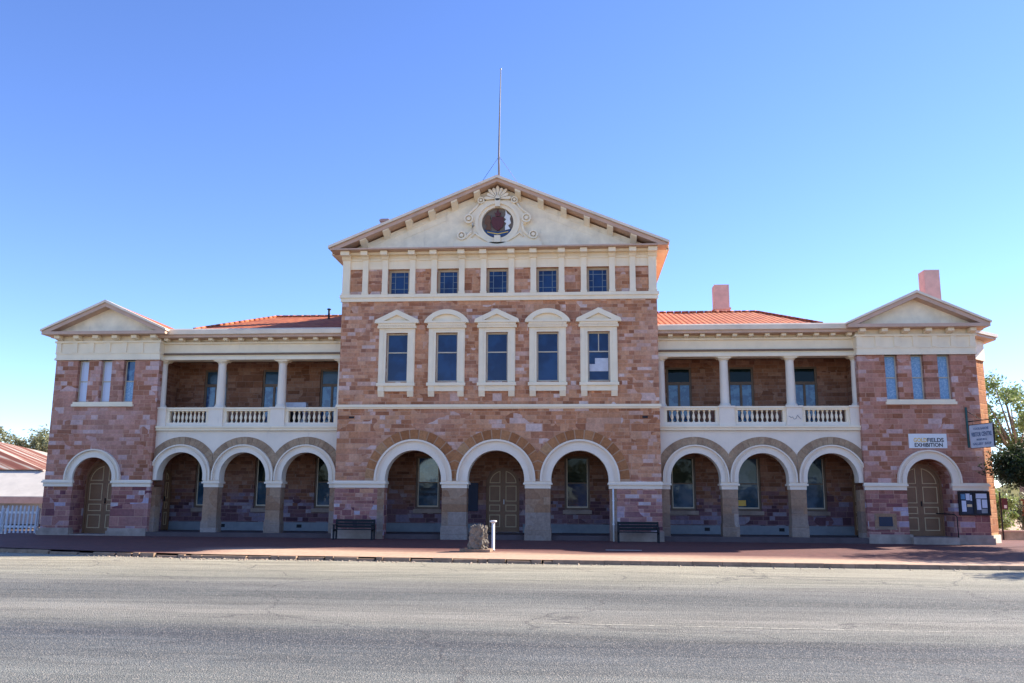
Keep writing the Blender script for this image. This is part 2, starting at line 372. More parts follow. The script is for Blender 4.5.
def ring(mb, cx, zs, st, ri, ro, y0, y1, lim=1e9, n=28, leg=True, limL=None):
    limL = lim if limL is None else limL
    inner = arc(cx, zs+st, ri, n=n); outer = []
    for i in range(n+1):
        a = R(180-180*i/n); c_ = math.cos(a); L = limL if c_ < 0 else lim
        rad = min(ro, L/max(abs(c_), 1e-6)); rad = max(rad, ri+.004); outer.append((cx+rad*math.cos(a), zs+st+rad*math.sin(a)))
    poly = outer+inner[::-1]
    if leg:
        poly = [(outer[0][0], zs)]+outer+[(outer[-1][0], zs), (inner[-1][0], zs)]+inner[::-1]+[(inner[0][0], zs)]
    mb.prism(poly, y0, y1); return mb
def text(body, size, m, parent, loc, rot=(R(90), 0, 0), offset=0.0, name='lettering', width=None):
    cu = bpy.data.curves.new(name, 'FONT'); cu.body = body; cu.size = size; cu.align_x = 'CENTER'; cu.align_y = 'CENTER'
    cu.extrude = .003; cu.offset = offset; cu.resolution_u = 3
    t = bpy.data.objects.new(name, cu); COL.objects.link(t)
    dg = bpy.context.evaluated_depsgraph_get(); dg.update()
    me = bpy.data.meshes.new_from_object(t.evaluated_get(dg)); bpy.data.objects.remove(t)
    me.materials.clear(); me.materials.append(MT[m])
    xs = [v.co.x for v in me.vertices]; k = width/(max(xs)-min(xs)) if width else 1; c0 = (max(xs)+min(xs))/2
    for v in me.vertices: v.co.x = (v.co.x-c0)*k
    o = bpy.data.objects.new(name, me); COL.objects.link(o); o.parent = parent; o.location = loc; o.rotation_euler = rot
    return o

# ------------------------------------------------------------------ ground, footpath, road
KB = [(-400, 9), (-80, -2.8), (-30, -7.3), (-16.9, -8.9), (-13.4, -9.9), (-8.7, -10.9), (-3.6, -11.2), (1.6, -11.6), (7.3, -11.8), (11.6, -12.05), (16, -12.1), (24, -11.7), (60, -11.5), (400, -11.5)]
def kerb_y(x):
    for (a, b), (c, d) in zip(KB, KB[1:]):
        if x <= c: return b+(d-b)*(x-a)/(c-a)
    return KB[-1][1]
FZ = -.10                                   # footpath level
xs = [-400, -200, -80, -50, -30]+[i*1.0 for i in range(-24, 31)]+[40, 60, 100, 200, 400]
def sheet(name, m, ya, yb, z, ny=10):
    mb = MB(); v = []; f = []
    for x in xs:
        for j in range(ny+1):
            t = j/ny; y0, y1 = ya(x), yb(x); y = y0+(y1-y0)*t; v.append((x, y, z(x, y)))
    for i in range(len(xs)-1):
        for j in range(ny): a = i*(ny+1)+j; f.append((a, a+ny+1, a+ny+2, a+1))
    mb.add(v, f); return kind(mb.build(name, m))
mb = MB(); mb.box(-1500, 1500, -900, 1500, -1.2, -.42)
kind(mb.build('ground', 'earth'))
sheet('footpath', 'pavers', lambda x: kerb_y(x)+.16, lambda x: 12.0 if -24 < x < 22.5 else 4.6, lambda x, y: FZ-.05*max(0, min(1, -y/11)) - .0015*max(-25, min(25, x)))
sheet('road', 'asphalt', lambda x: -70, lambda x: kerb_y(x)-.02, lambda x, y: -.27+.06*math.exp(-((y+30)/9)**2)-.06*math.exp(-((-11+30)/9)**2), 30)
mb = MB(); mb.box(-400, 400, -75, -69.9, -.3, -.15); kind(mb.build('far_verge', 'earth'))
# kerb: a run of old kerb stones, broken at the left
random.seed(3)
mb = MB(); x = -60.0
while x < 60:
    L = random.uniform(.5, .95)
    broken = -15 < x < 2.5
    if broken and random.random() < .5: L *= .45
    zt = -.142+(random.uniform(-.06, .02) if broken else random.uniform(-.006, .004))
    x1 = x+L; a, b = kerb_y(x), kerb_y(x1); j = random.uniform(-.05, .04) if broken else 0
    g = .012 if not broken else random.uniform(.01, .07)
    v = [(x+g, a+j-.02, -.32), (x1, b+j-.02, -.32), (x1, b+.2, -.32), (x+g, a+.2, -.32),
         (x+g, a+j+.015, zt), (x1, b+j+.015, zt+random.uniform(-.004, .004)), (x1, b+.2, zt), (x+g, a+.2, zt)]
    mb.add(v, [(0, 3, 2, 1), (4, 5, 6, 7), (0, 1, 5, 4), (1, 2, 6, 5), (2, 3, 7, 6), (3, 0, 4, 7)]); x = x1
kind(mb.build('kerb', 'kerb'))
mb = MB()
for i in range(420):
    x = random.gauss(-7, 5) if i < 300 else random.uniform(-20, 20); y = kerb_y(x)-abs(random.gauss(0, .22))-.04; s = random.uniform(.012, .05)
    c = Vector((x, y, -.262+.0))
    mb.add([c+Vector((s*random.uniform(.6, 1.3)*dx, s*random.uniform(.6, 1.3)*dy, s*random.uniform(.4, .9)*dz)) for dx, dy, dz in ((1, 0, 0), (0, 1, 0), (-1, 0, 0), (0, -1, 0), (0, 0, 1), (0, 0, -1))],
           [(0, 1, 4), (1, 2, 4), (2, 3, 4), (3, 0, 4), (1, 0, 5), (2, 1, 5), (3, 2, 5), (0, 3, 5)])
kind(mb.build('gutter_rubble', 'rubble'), 'stuff')
# worn centre line (short piece left of it) and a paving joint strip
mb = MB()
for k in range(60):
    x = 2.6+k*.11
    if random.random() < .06: continue
    yy = -24.75-.045*(x-5.3)/1.0*1.0; zz = -.27+.06*math.exp(-((yy+30)/9)**2)-.0007+.004
    w_ = random.uniform(.02, .045); mb.box(x, x+.10, yy-w_, yy+w_, zz-.001, zz)
kind(mb.build('road_line', 'line'))
mb = MB(); mb.box(4.6, 5.9, -6.6, -6.45, -.13, -.117); tag(mb.build('drain_cover', 'steel'), 'narrow metal drain cover flush in the shaded footpath near right bench', 'drain cover')

# ------------------------------------------------------------------ the courthouse
B = thing('heritage_courthouse', 'two and three storey pink stone heritage building with white arches and central pediment', 'building')
ZS = 2.44
YC = -.4
def dx_(s): return -18.78 if s < 0 else 18.70
def P_(mb, name, m, label=None, parent=None):
    o = mb.build(name, m, parent or B)
    if label: o['label'] = label
    return o
CA = (-3.70, 0.0, 3.70)          # central arches
AA = [s*c for s in (-1, 1) for c in (14.72, 11.75, 8.81)]
W1 = (-4.60, -2.30, 0, 2.30, 4.60)
# central wall
poly = [(-7.25, -.3), (-4.99, -.3), (-4.99, ZS)]+arc(-3.7, ZS+.09, 1.29)+[(-2.41, ZS), (-1.29, ZS)]+arc(0, ZS+.09, 1.29)+[(1.29, ZS), (2.41, ZS)]+arc(3.7, ZS+.09, 1.29)+[(4.99, ZS), (4.99, -.3), (7.25, -.3), (7.25, 12.95), (-7.25, 12.95)]
holes = [rect(c-.5, c+.5, 6.89, 9.14) for c in W1]+[rect(c-.5, c+.5, 10.96, 12.17) for c in W1]
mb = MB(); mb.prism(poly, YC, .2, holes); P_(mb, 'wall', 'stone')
for s in (-1, 1):
    mb = MB(); mb.box(s*7.25, s*6.8, .2, 9.5, 4.92, 12.95); P_(mb, 'wall', 'stone')
mb = MB(); mb.prism([(-7.25, 4.9), (7.25, 4.9), (7.25, 12.95), (0, 16.0), (-7.25, 12.95)], 9.2, 9.5); P_(mb, 'wall', 'stone')
# arcade walls (painted) between centre and wings
for s in (-1, 1):
    xa, xb = 7.25, 16.03
    cs = [8.81, 11.75, 14.70]; p = [(xa, ZS)]
    for c in cs: p += arc(c, ZS+.2, 1.12, n=24) if False else [(c-1.12, ZS)]+arc(c, ZS+.2, 1.12)+[(c+1.12, ZS)]
    p += [(xb, ZS), (xb, 4.9), (xa, 4.9)]
    mb = MB(); mb.prism([(s*x_, z_) for x_, z_ in p], .25, .75); P_(mb, 'wall', 'white', 'white painted arcade wall above the arches')
# arch mouldings, voussoirs
def arch_set(cx, st, ri, ro, rb, y, lim_in, lim_b, cleanly, limL=None, limbL=None, dep=.5):
    mb = MB()
    ring(mb, cx, ZS, st, ri-.03, ri+(ro-ri)*.45, y-.10, y+dep, lim_in, limL=limL)
    ring(mb, cx, ZS, st, ri+(ro-ri)*.45, ri+(ro-ri)*.82, y-.055, y-.002, lim_in, limL=limL)
    ring(mb, cx, ZS, st, ri+(ro-ri)*.82, ro, y-.18, y-.002, lim_in, limL=limL)
    P_(mb, 'arch_moulding', 'white')
    if rb:
        mb = MB(); n = 15 if cleanly else 21
        for k in range(n):
            a0, a1 = 180-180*k/n, 180-180*(k+1)/n; g = .75 if cleanly else .4
            mid = (a0+a1)/2; pts_o = []; pts_i = []
            for t in range(4):
                a = R(a0-g+(a1-a0+2*g)*t/3); c_ = math.cos(a); L = (limbL if (limbL is not None and c_ < 0) else lim_b)
                rad = min(rb, L/max(abs(c_), 1e-6)); rad = max(rad, ro+.01)
                pts_o.append((cx+rad*math.cos(a), ZS+st+rad*math.sin(a))); pts_i.append((cx+ro*math.cos(a)*.99, ZS+st+ro*math.sin(a)*.99))
            mb.prism(pts_o+pts_i[::-1], y-.03-random.uniform(0, .012), y+.0)
        o_ = P_(mb, 'voussoirs', 'vouss' if cleanly else 'vouss_pale')
        mb = MB(); ring(mb, cx, ZS, st, ro-.02, rb+.01, y-.018, y-.001, lim_b, limL=limbL); P_(mb, 'mortar', 'mortar', parent=o_)
def vous(name, stops):
    m, n, b = mat(name); g = nd(n, 'ShaderNodeNewGeometry')
    col = ramp(n, g.outputs['Random Per Island'], stops); P = g.outputs['Position']
    col = mix(n, 1.0, col, ramp(n, noise(n, P, 7, 5, .7), [(.3, .7), (.7, 1.2)]), 'MULTIPLY')
    n.links.new(col, b.inputs['Base Color']); b.inputs['Roughness'].default_value = .9; bump(n, b, noise(n, P, 20, 4), .5, .02); return m
MT['vouss'] = vous('brown voussoirs', [(0, (.33, .13, .045)), (.6, (.44, .19, .075)), (1, (.48, .27, .13))])
MT['vouss_pale'] = vous('tan voussoirs', [(0, (.33, .215, .13)), (1, (.45, .31, .19))])
for c in CA: arch_set(c, .09, 1.29, 1.75, 2.18, YC, 1.845, 1.85, True, limbL=(9 if c < 0 else 1.85)) if c <= 0 else arch_set(c, .09, 1.29, 1.75, 2.18, YC, 1.845, 9, True, limbL=1.85)
for c in AA:
    sg = 1 if c > 0 else -1; a = abs(c)
    # keep the rings inside the painted wall
    lo = 1.52 if a < 9 else 1.475; hi = 1.31 if a > 14 else 1.475
    Lr, Ll = (hi, lo) if sg > 0 else (lo, hi)
    arch_set(c, .19, 1.12, 1.45, 1.80, .25, Lr, Lr, False, limL=Ll, limbL=Ll)
for s in (-1, 1): arch_set(dx_(s), .08, .98, 1.33, None, 0, 9, 9, True, dep=.03)
# piers with capital and base
def pier(cx, hw, y0, y1, z0, m='pier', capw=.06):
    mb = MB(); mb.box(cx-hw, cx+hw, y0, y1, z0+.55, 2.13)
    o = P_(mb, 'pier', m)
    mb = MB(); mb.box(cx-hw-.035, cx+hw+.035, y0-.035, y1+.035, z0-.3, z0+.5); mb.box(cx-hw-.015, cx+hw+.015, y0-.015, y1+.015, z0+.5, z0+.56); P_(mb, 'base', 'pier', parent=o)
    mb = MB(); mb.box(cx-hw-.02, cx+hw+.02, y0-.02, y1+.02, 2.13, 2.3); mb.box(cx-hw-.09, cx+hw+.09, y0-.09, y1+.09, 2.3, 2.38); mb.box(cx-hw-.05, cx+hw+.05, y0-.05, y1+.05, 2.38, ZS-.002)
    P_(mb, 'capital', 'white', parent=o)
for s in (-1, 1): pier(s*1.85, .55, YC, .22, -.1)
for c in (-13.235, -10.28, 10.28, 13.235): pier(c, .335, .25, .78, .1)
for s in (-1, 1):
    mb = MB(); mb.box(s*5.0, s*5.3, YC-.012, .2, -.1, 2.13); P_(mb, 'pier', 'pier', 'sandstone jamb beside the arch')
    mb = MB(); mb.box(s*7.05, s*7.65, .22, .8, -.1, 2.13); P_(mb, 'pier', 'pier')
    mb = MB(); mb.box(s*15.84, s*16.3, .25, .8, -.1, 2.13); P_(mb, 'pier', 'pier')
# imposts
def impost(x0, x1, y, d=.3):
    mb = MB(); mb.box(x0, x1, y-.04, y+d, 2.13, 2.30); mb.box(x0-.05, x1+.05, y-.12, y+d, 2.30, 2.38); mb.box(x0-.02, x1+.02, y-.07, y+d, 2.38, ZS-.001)
    P_(mb, 'impost_band', 'white')
for s in (-1, 1):
    a, b = sorted((s*4.97, s*7.27)); impost(a, b, YC, .6)
    a, b = sorted((s*7.3, s*7.69)); impost(a, b, .25, .5)
    a, b = sorted((s*15.98, dx_(s)-s*.955)); impost(a, b, 0, .05)
    a, b = sorted((dx_(s)+s*.955, s*21.14)); impost(a, b, 0, .05)
    a, b = sorted((s*5.34, s*7.29)); mb = MB(); mb.box(a-.02, b+.02, YC-.06, .2, -.4, .32); P_(mb, 'plinth', 'plinth')
# wings
for s in (-1, 1):
    cx = s*18.52
    x0, x1 = sorted((s*16.03, s*21.1))
    p = [(x0, -.3), (dx_(s)-.96, -.3), (dx_(s)-.96, ZS)]+arc(dx_(s), ZS+.08, .96)+[(dx_(s)+.96, -.3), (x1, -.3), (x1, 9.2), (x0, 9.2)]
    hl = [rect(c-.27, c+.27, 6.06, 8.04) for c in (s*17.47, s*18.6, s*19.73)]
    mb = MB(); mb.prism(p, 0, .4, hl); P_(mb, 'wall', 'stone_wing')
    xi0, xi1 = sorted((s*16.4, s*21.1)); p = [(min(max(a, xi0), xi1), b) for a, b in p]
    mb = MB(); mb.prism(p, .401, 1.1, hl); P_(mb, 'wall', 'stone_wing')
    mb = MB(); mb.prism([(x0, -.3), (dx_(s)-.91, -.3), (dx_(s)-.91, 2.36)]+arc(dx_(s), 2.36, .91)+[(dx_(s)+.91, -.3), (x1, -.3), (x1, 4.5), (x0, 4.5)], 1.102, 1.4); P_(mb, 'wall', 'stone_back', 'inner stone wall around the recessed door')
    mb = MB(); mb.box(s*20.7, s*21.1, 1.1, 7.5, -.3, 9.2); P_(mb, 'wall', 'stone_wing')
    mb = MB(); mb.box(s*16.37, s*16.75, 1.1, 7.5, -.3, 9.2); P_(mb, 'wall', 'stone_back')
    mb = MB(); mb.box(min(s*16.75, s*20.7), max(s*16.75, s*20.7), 7.2, 7.5, -.3, 9.2); P_(mb, 'wall', 'stone_wing')
    # plinth
    for a, b in ((16.1, 17.80), (19.76, 21.1)):
        a, b = sorted((s*a, s*b)); mb = MB(); mb.box(a-.1, b+.1, -.12, .3, -.4, .14); mb.box(a-.05, b+.05, -.06, .3, .14, .26); P_(mb, 'plinth', 'plinth')
    mb = MB(); mb.box(dx_(s)-.94, dx_(s)+.94, -.1 if s < 0 else -.35, 1.4, -.4, -.02 if s < 0 else .16); P_(mb, 'doorstep', 'plinth')
    # frieze
    a, b = x0-.014, x1+.014
    mb = MB(); mb.box(a, b, -.05, 1.0, 8.04, 9.2); mb.box(a-.04, b+.04, -.10, .3, 8.04, 8.14); mb.box(a-.03, b+.03, -.08, .3, 8.34, 8.40); mb.box(a-.06, b+.06, -.14, .3, 8.86, 8.95)
    for k in range(7):
        xx = a+.12+(b-a-.24)*k/6; mb.box(xx-.12, xx+.12, -.10, -.04, 8.40, 8.86)
    P_(mb, 'frieze', 'cream')
    for k in range(6):
        xx = x0+.18+(x1-x0-.36)*k/5
        mb = MB(); mb.prism_x([(-.1, 8.96), (-.45, 9.03), (-.47, 9.17), (-.1, 9.17)], xx-.13, xx+.13); P_(mb, 'bracket', 'cream')
    # pediment
    w_ = 3.06; pc = s*18.54; ze, zp = 9.42, 10.82
    mb = MB(); mb.prism([(pc-w_, ze), (pc, zp), (pc+w_, ze), (pc+w_, ze-.09), (pc, zp-.12), (pc-w_, ze-.09)], -.74, -.1); o = P_(mb, 'cornice', 'gutter', 'raking cornice of the wing pediment')
    mb = MB(); mb.prism([(pc-w_+.04, ze-.091), (pc, zp-.121), (pc+w_-.04, ze-.091), (pc+w_-.3, ze-.16), (pc, zp-.32), (pc-w_+.3, ze-.16)], -.66, 0.1); P_(mb, 'soffit', 'brown', parent=o)
    mb = MB(); mb.box(pc-w_+.05, pc+w_-.05, -.68, .3, 9.18, 9.325); P_(mb, 'cornice', 'brown', 'brown horizontal cornice of the wing pediment')
    mb = MB(); mb.prism([(pc-w_+.4, 9.326), (pc, 10.62), (pc+w_-.4, 9.326)], -.18, .1); P_(mb, 'pediment', 'cream_old')
    for q in (-1, 1):
        mb = MB(); mb.prism([(pc+q*(w_+.02), ze-.09), (pc, zp-.1), (pc, zp-.015), (pc+q*(w_+.02), ze-.015)], -.095, 7.8); P_(mb, 'roof', 'tiles_side')
    # side eaves of the wing
    mb = MB(); mb.box(*(sorted((s*21.1, s*21.66))), .25, 7.8, 9.19, 9.30); P_(mb, 'soffit', 'brown')
    # sill
    mb = MB(); mb.box(s*18.62-1.5, s*18.62+1.5, -.10, .2, 5.83, 5.95); mb.box(s*18.62-1.45, s*18.62+1.45, -.06, .2, 5.95, 6.05); P_(mb, 'sill', 'cream')
# dark return behind the right cornice + angled side bay, catching the sun
mb = MB(); mb.prism_z([(21.1, .7), (22.25, 1.85), (22.25, 7.4), (21.1, 7.4)], -.3, 8.0); P_(mb, 'wall', 'orange', 'sunlit orange stone wall of the angled side bay')
mb = MB(); mb.prism_z([(21.1, .62), (22.32, 1.83), (22.32, 7.45), (21.1, 7.45)], -.4, .22); mb.prism_z([(21.1, .62), (22.32, 1.83), (22.32, 7.45), (21.1, 7.45)], 8.0, 8.95); P_(mb, 'frieze', 'cream')
mb = MB(); mb.prism_z([(21.12, .05), (22.85, 1.5), (22.85, 8), (21.12, 8)], 9.06, 9.2); P_(mb, 'gutter', 'gutter')
mb = MB(); mb.prism_z([(21.12, .12), (22.78, 1.56), (22.78, 8), (21.12, 8)], 8.95, 9.058); P_(mb, 'soffit', 'brown')
mb = MB(); mb.add([(21.12, .1, 9.2), (22.8, 1.6, 9.21), (22.8, 8, 9.21), (21.12, 3, 9.75), (21.12, 8, 9.9)], [(0, 1, 3), (1, 2, 4, 3)]); P_(mb, 'roof', 'tiles_side')
mb = MB(); mb.prism_z([(21.1, -.02+.1), (21.25, .2), (21.25, .75), (21.1, .75)], 2.13, 2.43); P_(mb, 'impost_band', 'white')

# arcade: floor, ceiling, back wall
mb = MB(); mb.box(-16.37, 16.37, -.1, 3.0, -.4, .1); P_(mb, 'floor', 'floor')
mb = MB(); mb.box(-16.37, 16.37, .2, 3.2, 4.72, 4.9); P_(mb, 'floor', 'ceiling', 'verandah floor over the arcade')
gw = [s*c for s in (-1, 1) for c in (8.55, 11.55, 14.55, 3.58)]
uw = [s*c for s in (-1, 1) for c in (8.5, 11.43, 14.4)]
p = [(-16.37, .1), (.03-.80, .1), (.03-.80, 2.35)]+arc(.03, 2.35, .80)+[(.83, .1), (16.37, .1), (16.37, 4.72), (-16.37, 4.72)]
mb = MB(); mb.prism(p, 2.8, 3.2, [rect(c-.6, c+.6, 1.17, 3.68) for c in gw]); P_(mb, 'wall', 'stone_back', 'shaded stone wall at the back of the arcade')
for s in (-1, 1):
    p = [(s*7.25, 4.9)]
    for c in (8.5, 11.43, 14.4): p += [(s*(c-.6), 4.9), (s*(c-.6), 7.95), (s*(c+.6), 7.95), (s*(c+.6), 4.9)]
    p += [(s*16.37, 4.9), (s*16.37, 9.3), (s*7.25, 9.3)]
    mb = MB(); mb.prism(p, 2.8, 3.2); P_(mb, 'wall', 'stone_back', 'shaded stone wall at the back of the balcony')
    mb = MB(); mb.box(*sorted((s*7.26, s*16.36)), .3, 2.8, 8.32, 8.4); P_(mb, 'ceiling', 'ceiling')
    x0, x1 = sorted((s*4.2, s*16.37))
for a, b in ((-16.36, -.95), (1.0, 16.36)):
    mb = MB(); mb.box(a, b, 2.74, 2.8, .1, .5); P_(mb, 'skirting', 'skirting')
for c in (-13.6, -9.8, -6.0, -2.0, 5.9, 9.6, 13.0, 2.2):
    mb = MB(); mb.box(c-.12, c+.12, 2.725, 2.742, .25, .40); P_(mb, 'air_vent', 'black')
# a pale block patch low on the arcade wall is in the stone material; dark notice board beside the door is a separate thing

# windows --------------------------------------------------------------
def window(cx, hw, z0, z1, y, frame='sash', panes=('glass', 'glass'), rail=None, bars=(), fr=.07, split=None, xf=None):
    mb = MB(); rail = rail if rail is not None else (z0+z1)/2
    mb.box(cx-hw, cx-hw+fr, y, y+.09, z0, z1); mb.box(cx+hw-fr, cx+hw, y, y+.09, z0, z1)
    mb.box(cx-hw+fr, cx+hw-fr, y, y+.09, z1-fr, z1); mb.box(cx-hw+fr, cx+hw-fr, y, y+.09, z0, z0+fr)
    mb.box(cx-hw+fr, cx+hw-fr, y+.01, y+.08, rail-.025, rail+.025)
    for (a, b, c, d) in bars: mb.box(cx+a, cx+b, y+.02, y+.07, c, d)
    o = P_(mb, 'window', frame)
    for m, a, b in ((panes[0], z0+fr, rail-.025), (panes[1], rail+.025, z1-fr)):
        mb = MB(); mb.box(cx-hw+fr, cx+hw-fr, y+.05 if m == panes[1] else y+.04, y+.065, a, b); P_(mb, 'pane', m, parent=o)
    return o
for i, c in enumerate(W1):
    bars = [(-.02, .02, 8.27, 9.08)] if i == 4 else []
    o = window(c, .5, 6.89, 9.14, YC+.16, 'sash_pale', rail=8.25, bars=bars, fr=.065)
    if i == 4:
        mb = MB(); mb.prism([(c-.42, 7.35), (c+.42, 7.35), (c+.42, 7.95), (c-.17, 7.95), (c-.17, 7.68), (c-.42, 7.68)], YC+.19, YC+.197); P_(mb, 'paper_sheet', 'sign_pale', 'white sheets stuck inside the pane', o)
    y = YC; mb = MB()
    mb.prism([(c-.83, 6.82), (c-.5, 6.82), (c-.5, 9.14), (c+.5, 9.14), (c+.5, 6.82), (c+.83, 6.82), (c+.83, 9.34), (c-.83, 9.34)], y-.09, y+.0)
    mb.prism([(c-.78, 6.86), (c-.62, 6.86), (c-.62, 9.24), (c+.62, 9.24), (c+.62, 6.86), (c+.78, 6.86), (c+.78, 9.30), (c-.78, 9.30)], y-.115, y-.091)
    mb.box(c-.9, c+.9, y-.2, y, 9.34, 9.46); mb.box(c-.86, c+.86, y-.24, y, 9.46, 9.56)
    for k in range(15): xx = c-.80+1.6*k/14; mb.box(xx-.03, xx+.03, y-.23, y-.2, 9.40, 9.459)
    if i % 2 == 0:
        out = [(c-1.02, 9.60), (c-.98, 9.72), (c, 10.19), (c+.98, 9.72), (c+1.02, 9.60)]; inn = [(c+.6, 9.66), (c, 9.95), (c-.6, 9.66)]; tym = [(c-.62, 9.64), (c, 9.96), (c+.62, 9.64)]
    else:
        aa = arc(c, 8.93, 1.25, 142, 38, 14); out = [(c-1.02, 9.60)]+aa+[(c+1.02, 9.60)]; tym = [(c-.66, 9.64)]+arc(c, 8.98, .99, 132, 48, 12)+[(c+.66, 9.64)]; inn = tym
    mb.prism([(c-1.02, 9.56)]+out+[(c+1.02, 9.56)], y-.30, y, [inn[::-1] if i % 2 else inn[::-1]])
    mb.prism([(p[0], p[1]-.001) for p in tym], y-.16, y)
    P_(mb, 'surround', 'cream', parent=o)
    mb = MB(); mb.box(c-.88, c+.88, y-.22, y+.14, 6.68, 6.82); mb.box(c-.82, c+.82, y-.12, y, 6.44, 6.68)
    for q in (-1, 1): mb.box(c+q*.81, c+q*.53, y-.15, y, 6.20, 6.68) if False else mb.prism_x([(y, 6.2), (y-.06, 6.2), (y-.16, 6.45), (y-.16, 6.679), (y, 6.679)], c+q*.81, c+q*.53)
    P_(mb, 'sill', 'cream', parent=o)
    # attic window above: leaded square light
    z0, z1 = 10.98, 12.17; mb = MB(); yy = YC+.18
    mb.box(c-.5, c-.40, yy, yy+.08, z0, z1); mb.box(c+.40, c+.5, yy, yy+.08, z0, z1); mb.box(c-.4, c+.4, yy, yy+.08, z1-.12, z1); mb.box(c-.4, c+.4, yy, yy+.08, z0, z0+.06)
    o = P_(mb, 'window', 'sash')
    mb = MB(); mb.box(c-.4, c+.4, yy+.04, yy+.06, z0+.06, z1-.12); P_(mb, 'pane', 'glass', parent=o)
    mb = MB(); a, b = z0+.06, z1-.12; l, h = a+.22, b-.20
    for q in (-1, 1): mb.box(c+q*.21-.012, c+q*.21+.012, yy+.022, yy+.04, a, b)
    for zz in (l, h): mb.box(c-.4, c+.4, yy+.018, yy+.0215, zz-.012, zz+.012)
    for q in (-1, 1): mb.box(c+q*.21, c+q*.4, yy+.018, yy+.0215, (l+h)/2+.0-.01, (l+h)/2+.01)
    P_(mb, 'leaded_bars', 'lead', parent=o)
# wing windows
for s in (-1, 1):
    for k, c in enumerate((17.47, 18.6, 19.73)):
        pn = ('glass_blind', 'glass_blind') if s < 0 else ('glass_lace', 'glass_lace')
        if s < 0 and k == 0: pn = ('glass_lace', 'glass_blue')
        window(s*c, .27, 6.06, 8.04, .22, 'sash_pale', pn, 7.05, fr=.045)
# ground windows
for k, c in enumerate(gw):
    pn = ('glass_sky', 'glass_green') if abs(c) > 4 else ('glass_sky', 'glass_blue')
    if c > 3 and c < 4: pn = ('glass', 'glass_green')
    if c > 11: pn = ('glass_sky', 'glass_sky')
    o = window(c, .6, 1.17, 3.68, 2.88, 'sash_dark', pn, 2.42, fr=.10)
    mb = MB(); y = 2.96
    for q in (-1, 1): mb.box(c+q*.5, c+q*.46, 2.87, 2.93, 1.27, 3.58)
    mb.box(c-.46, c+.46, 2.87, 2.93, 1.27, 1.33); P_(mb, 'sash', 'sash_pale', parent=o)
    mb = MB(); mb.box(c-.68, c+.68, 2.70, 2.9, .98, 1.16); P_(mb, 'sill', 'plinth', parent=o)
    if c == -3.58:
        text('GOLDFIELDS', .17, 'ink', o, (c, 2.895, 2.1), name='window_lettering', width=.72, offset=.004)
        text('EXHIBITION', .17, 'ink', o, (c, 2.895, 1.86), name='window_lettering', width=.86, offset=.004)
    if c == 11.55:
        mb = MB(); mb.box(c-.45, c-.1, 2.892, 2.897, 1.40, 1.66); o2 = P_(mb, 'sticker', 'gold', 'yellow sticker inside the pane', o)
# balcony french doors with transom
for c in uw:
    mb = MB(); y = 2.86
    for a, b in ((-.6, -.5), (.5, .6), (-.05, .05)):
        mb.box(c+a, c+b, y, y+.1, 4.9, 7.95 if a != -.05 else 7.1)
    mb.box(c-.5, c+.5, y, y+.1, 7.86, 7.95); mb.box(c-.5, c+.5, y-.01, y+.1, 7.1, 7.24)
    for q in (-1, 1): mb.box(c+q*.05, c+q*.5, y, y+.1, 4.9, 5.35)
    o = P_(mb, 'french_door', 'sash_dark')
    for q in (-1, 1):
        mb = MB(); mb.box(c+q*.05, c+q*.5, y+.05, y+.07, 5.35, 7.1); P_(mb, 'pane', 'glass_blue', parent=o)
    mb = MB(); mb.box(c-.5, c+.5, y+.05, y+.07, 7.24, 7.86); P_(mb, 'pane', 'glass_green' if c > 0 else 'sash_blind', parent=o) if c > 0 else P_(mb, 'pane', 'glass_sky', parent=o)
# doors -----------------------------------------------------------------
def door(cx, hw, z0, zs, y, xf=None, arched=True, handle='steel', rows=None, parent=B):
    H = zs-z0
    mb = MB()
    outer = [(cx-hw-.08, z0)]+arc(cx, zs, hw+.08)+[(cx+hw+.08, z0)]; 
    mb.prism(outer+[(cx+hw, z0)]+arc(cx, zs, hw, 0, 180)+[(cx-hw, z0)], y-.06, y+.06)
    d = mb.build('door', 'door', parent, xf)
    mb = MB(); mb.prism([(cx-hw-.08, z0)]+arc(cx, zs, hw+.08)+[(cx+hw+.08, z0)], y+.0605, y+.12); mb.build('backing', 'black', d, xf)  # added board, stops daylight showing through the gap between the leaves
    for q in (-1, 1):
        mb = MB(); L = [(cx+q*.002, z0)]+[(cx+q*.002, zs+hw)]+[(cx+q*hw*math.sin(R(a)), zs+hw*math.cos(R(a))) for a in range(6, 91, 7)]+[(cx+q*hw, z0)]
        mb.prism(L, y, y+.06); lf = mb.build('leaf', 'door', d, xf)
        mb = MB(); xa, xb = cx+q*.13, cx+q*(hw-.11); t = .035
        x0, x1 = sorted((xa, xb)); yy0, yy1 = y-.02, y-.0005
        for a, b in ((.10, .36), (.43, .57), (.64, .97)):
            zA, zB = z0+H*a, z0+H*b
            mb.prism(rect(x0, x1, zA, zB), yy0, yy1, [rect(x0+t, x1-t, zA+t, zB-t)[::-1]])
        def quad(t_):
            rr_ = hw-.11-t_; zb_ = zs+.06+t_; p_ = [(cx+q*(.13+t_), zb_)]
            p_.append((cx+q*(.13+t_), zs+math.sqrt(max(rr_**2-(.13+t_)**2, .01))))
            a0 = math.asin((.13+t_)/rr_); a1 = math.acos((.06+t_)/rr_)
            for i in range(1, 9): a = a0+(a1-a0)*i/8; p_.append((cx+q*rr_*math.sin(a), zs+rr_*math.cos(a)))
            return p_
        mb.prism(quad(0), yy0, yy1, [quad(t)[::-1]])
        mb.build('panel_moulding', 'door_trim', lf, xf)
    mb = MB(); mb.box(cx+.03, cx+.07, y-.05, y-.001, z0+H*.58, z0+H*.68); mb.build('handle', handle, d, xf)
    return d
door(.03, .76, .12, 2.35, 2.95, handle='white_metal')
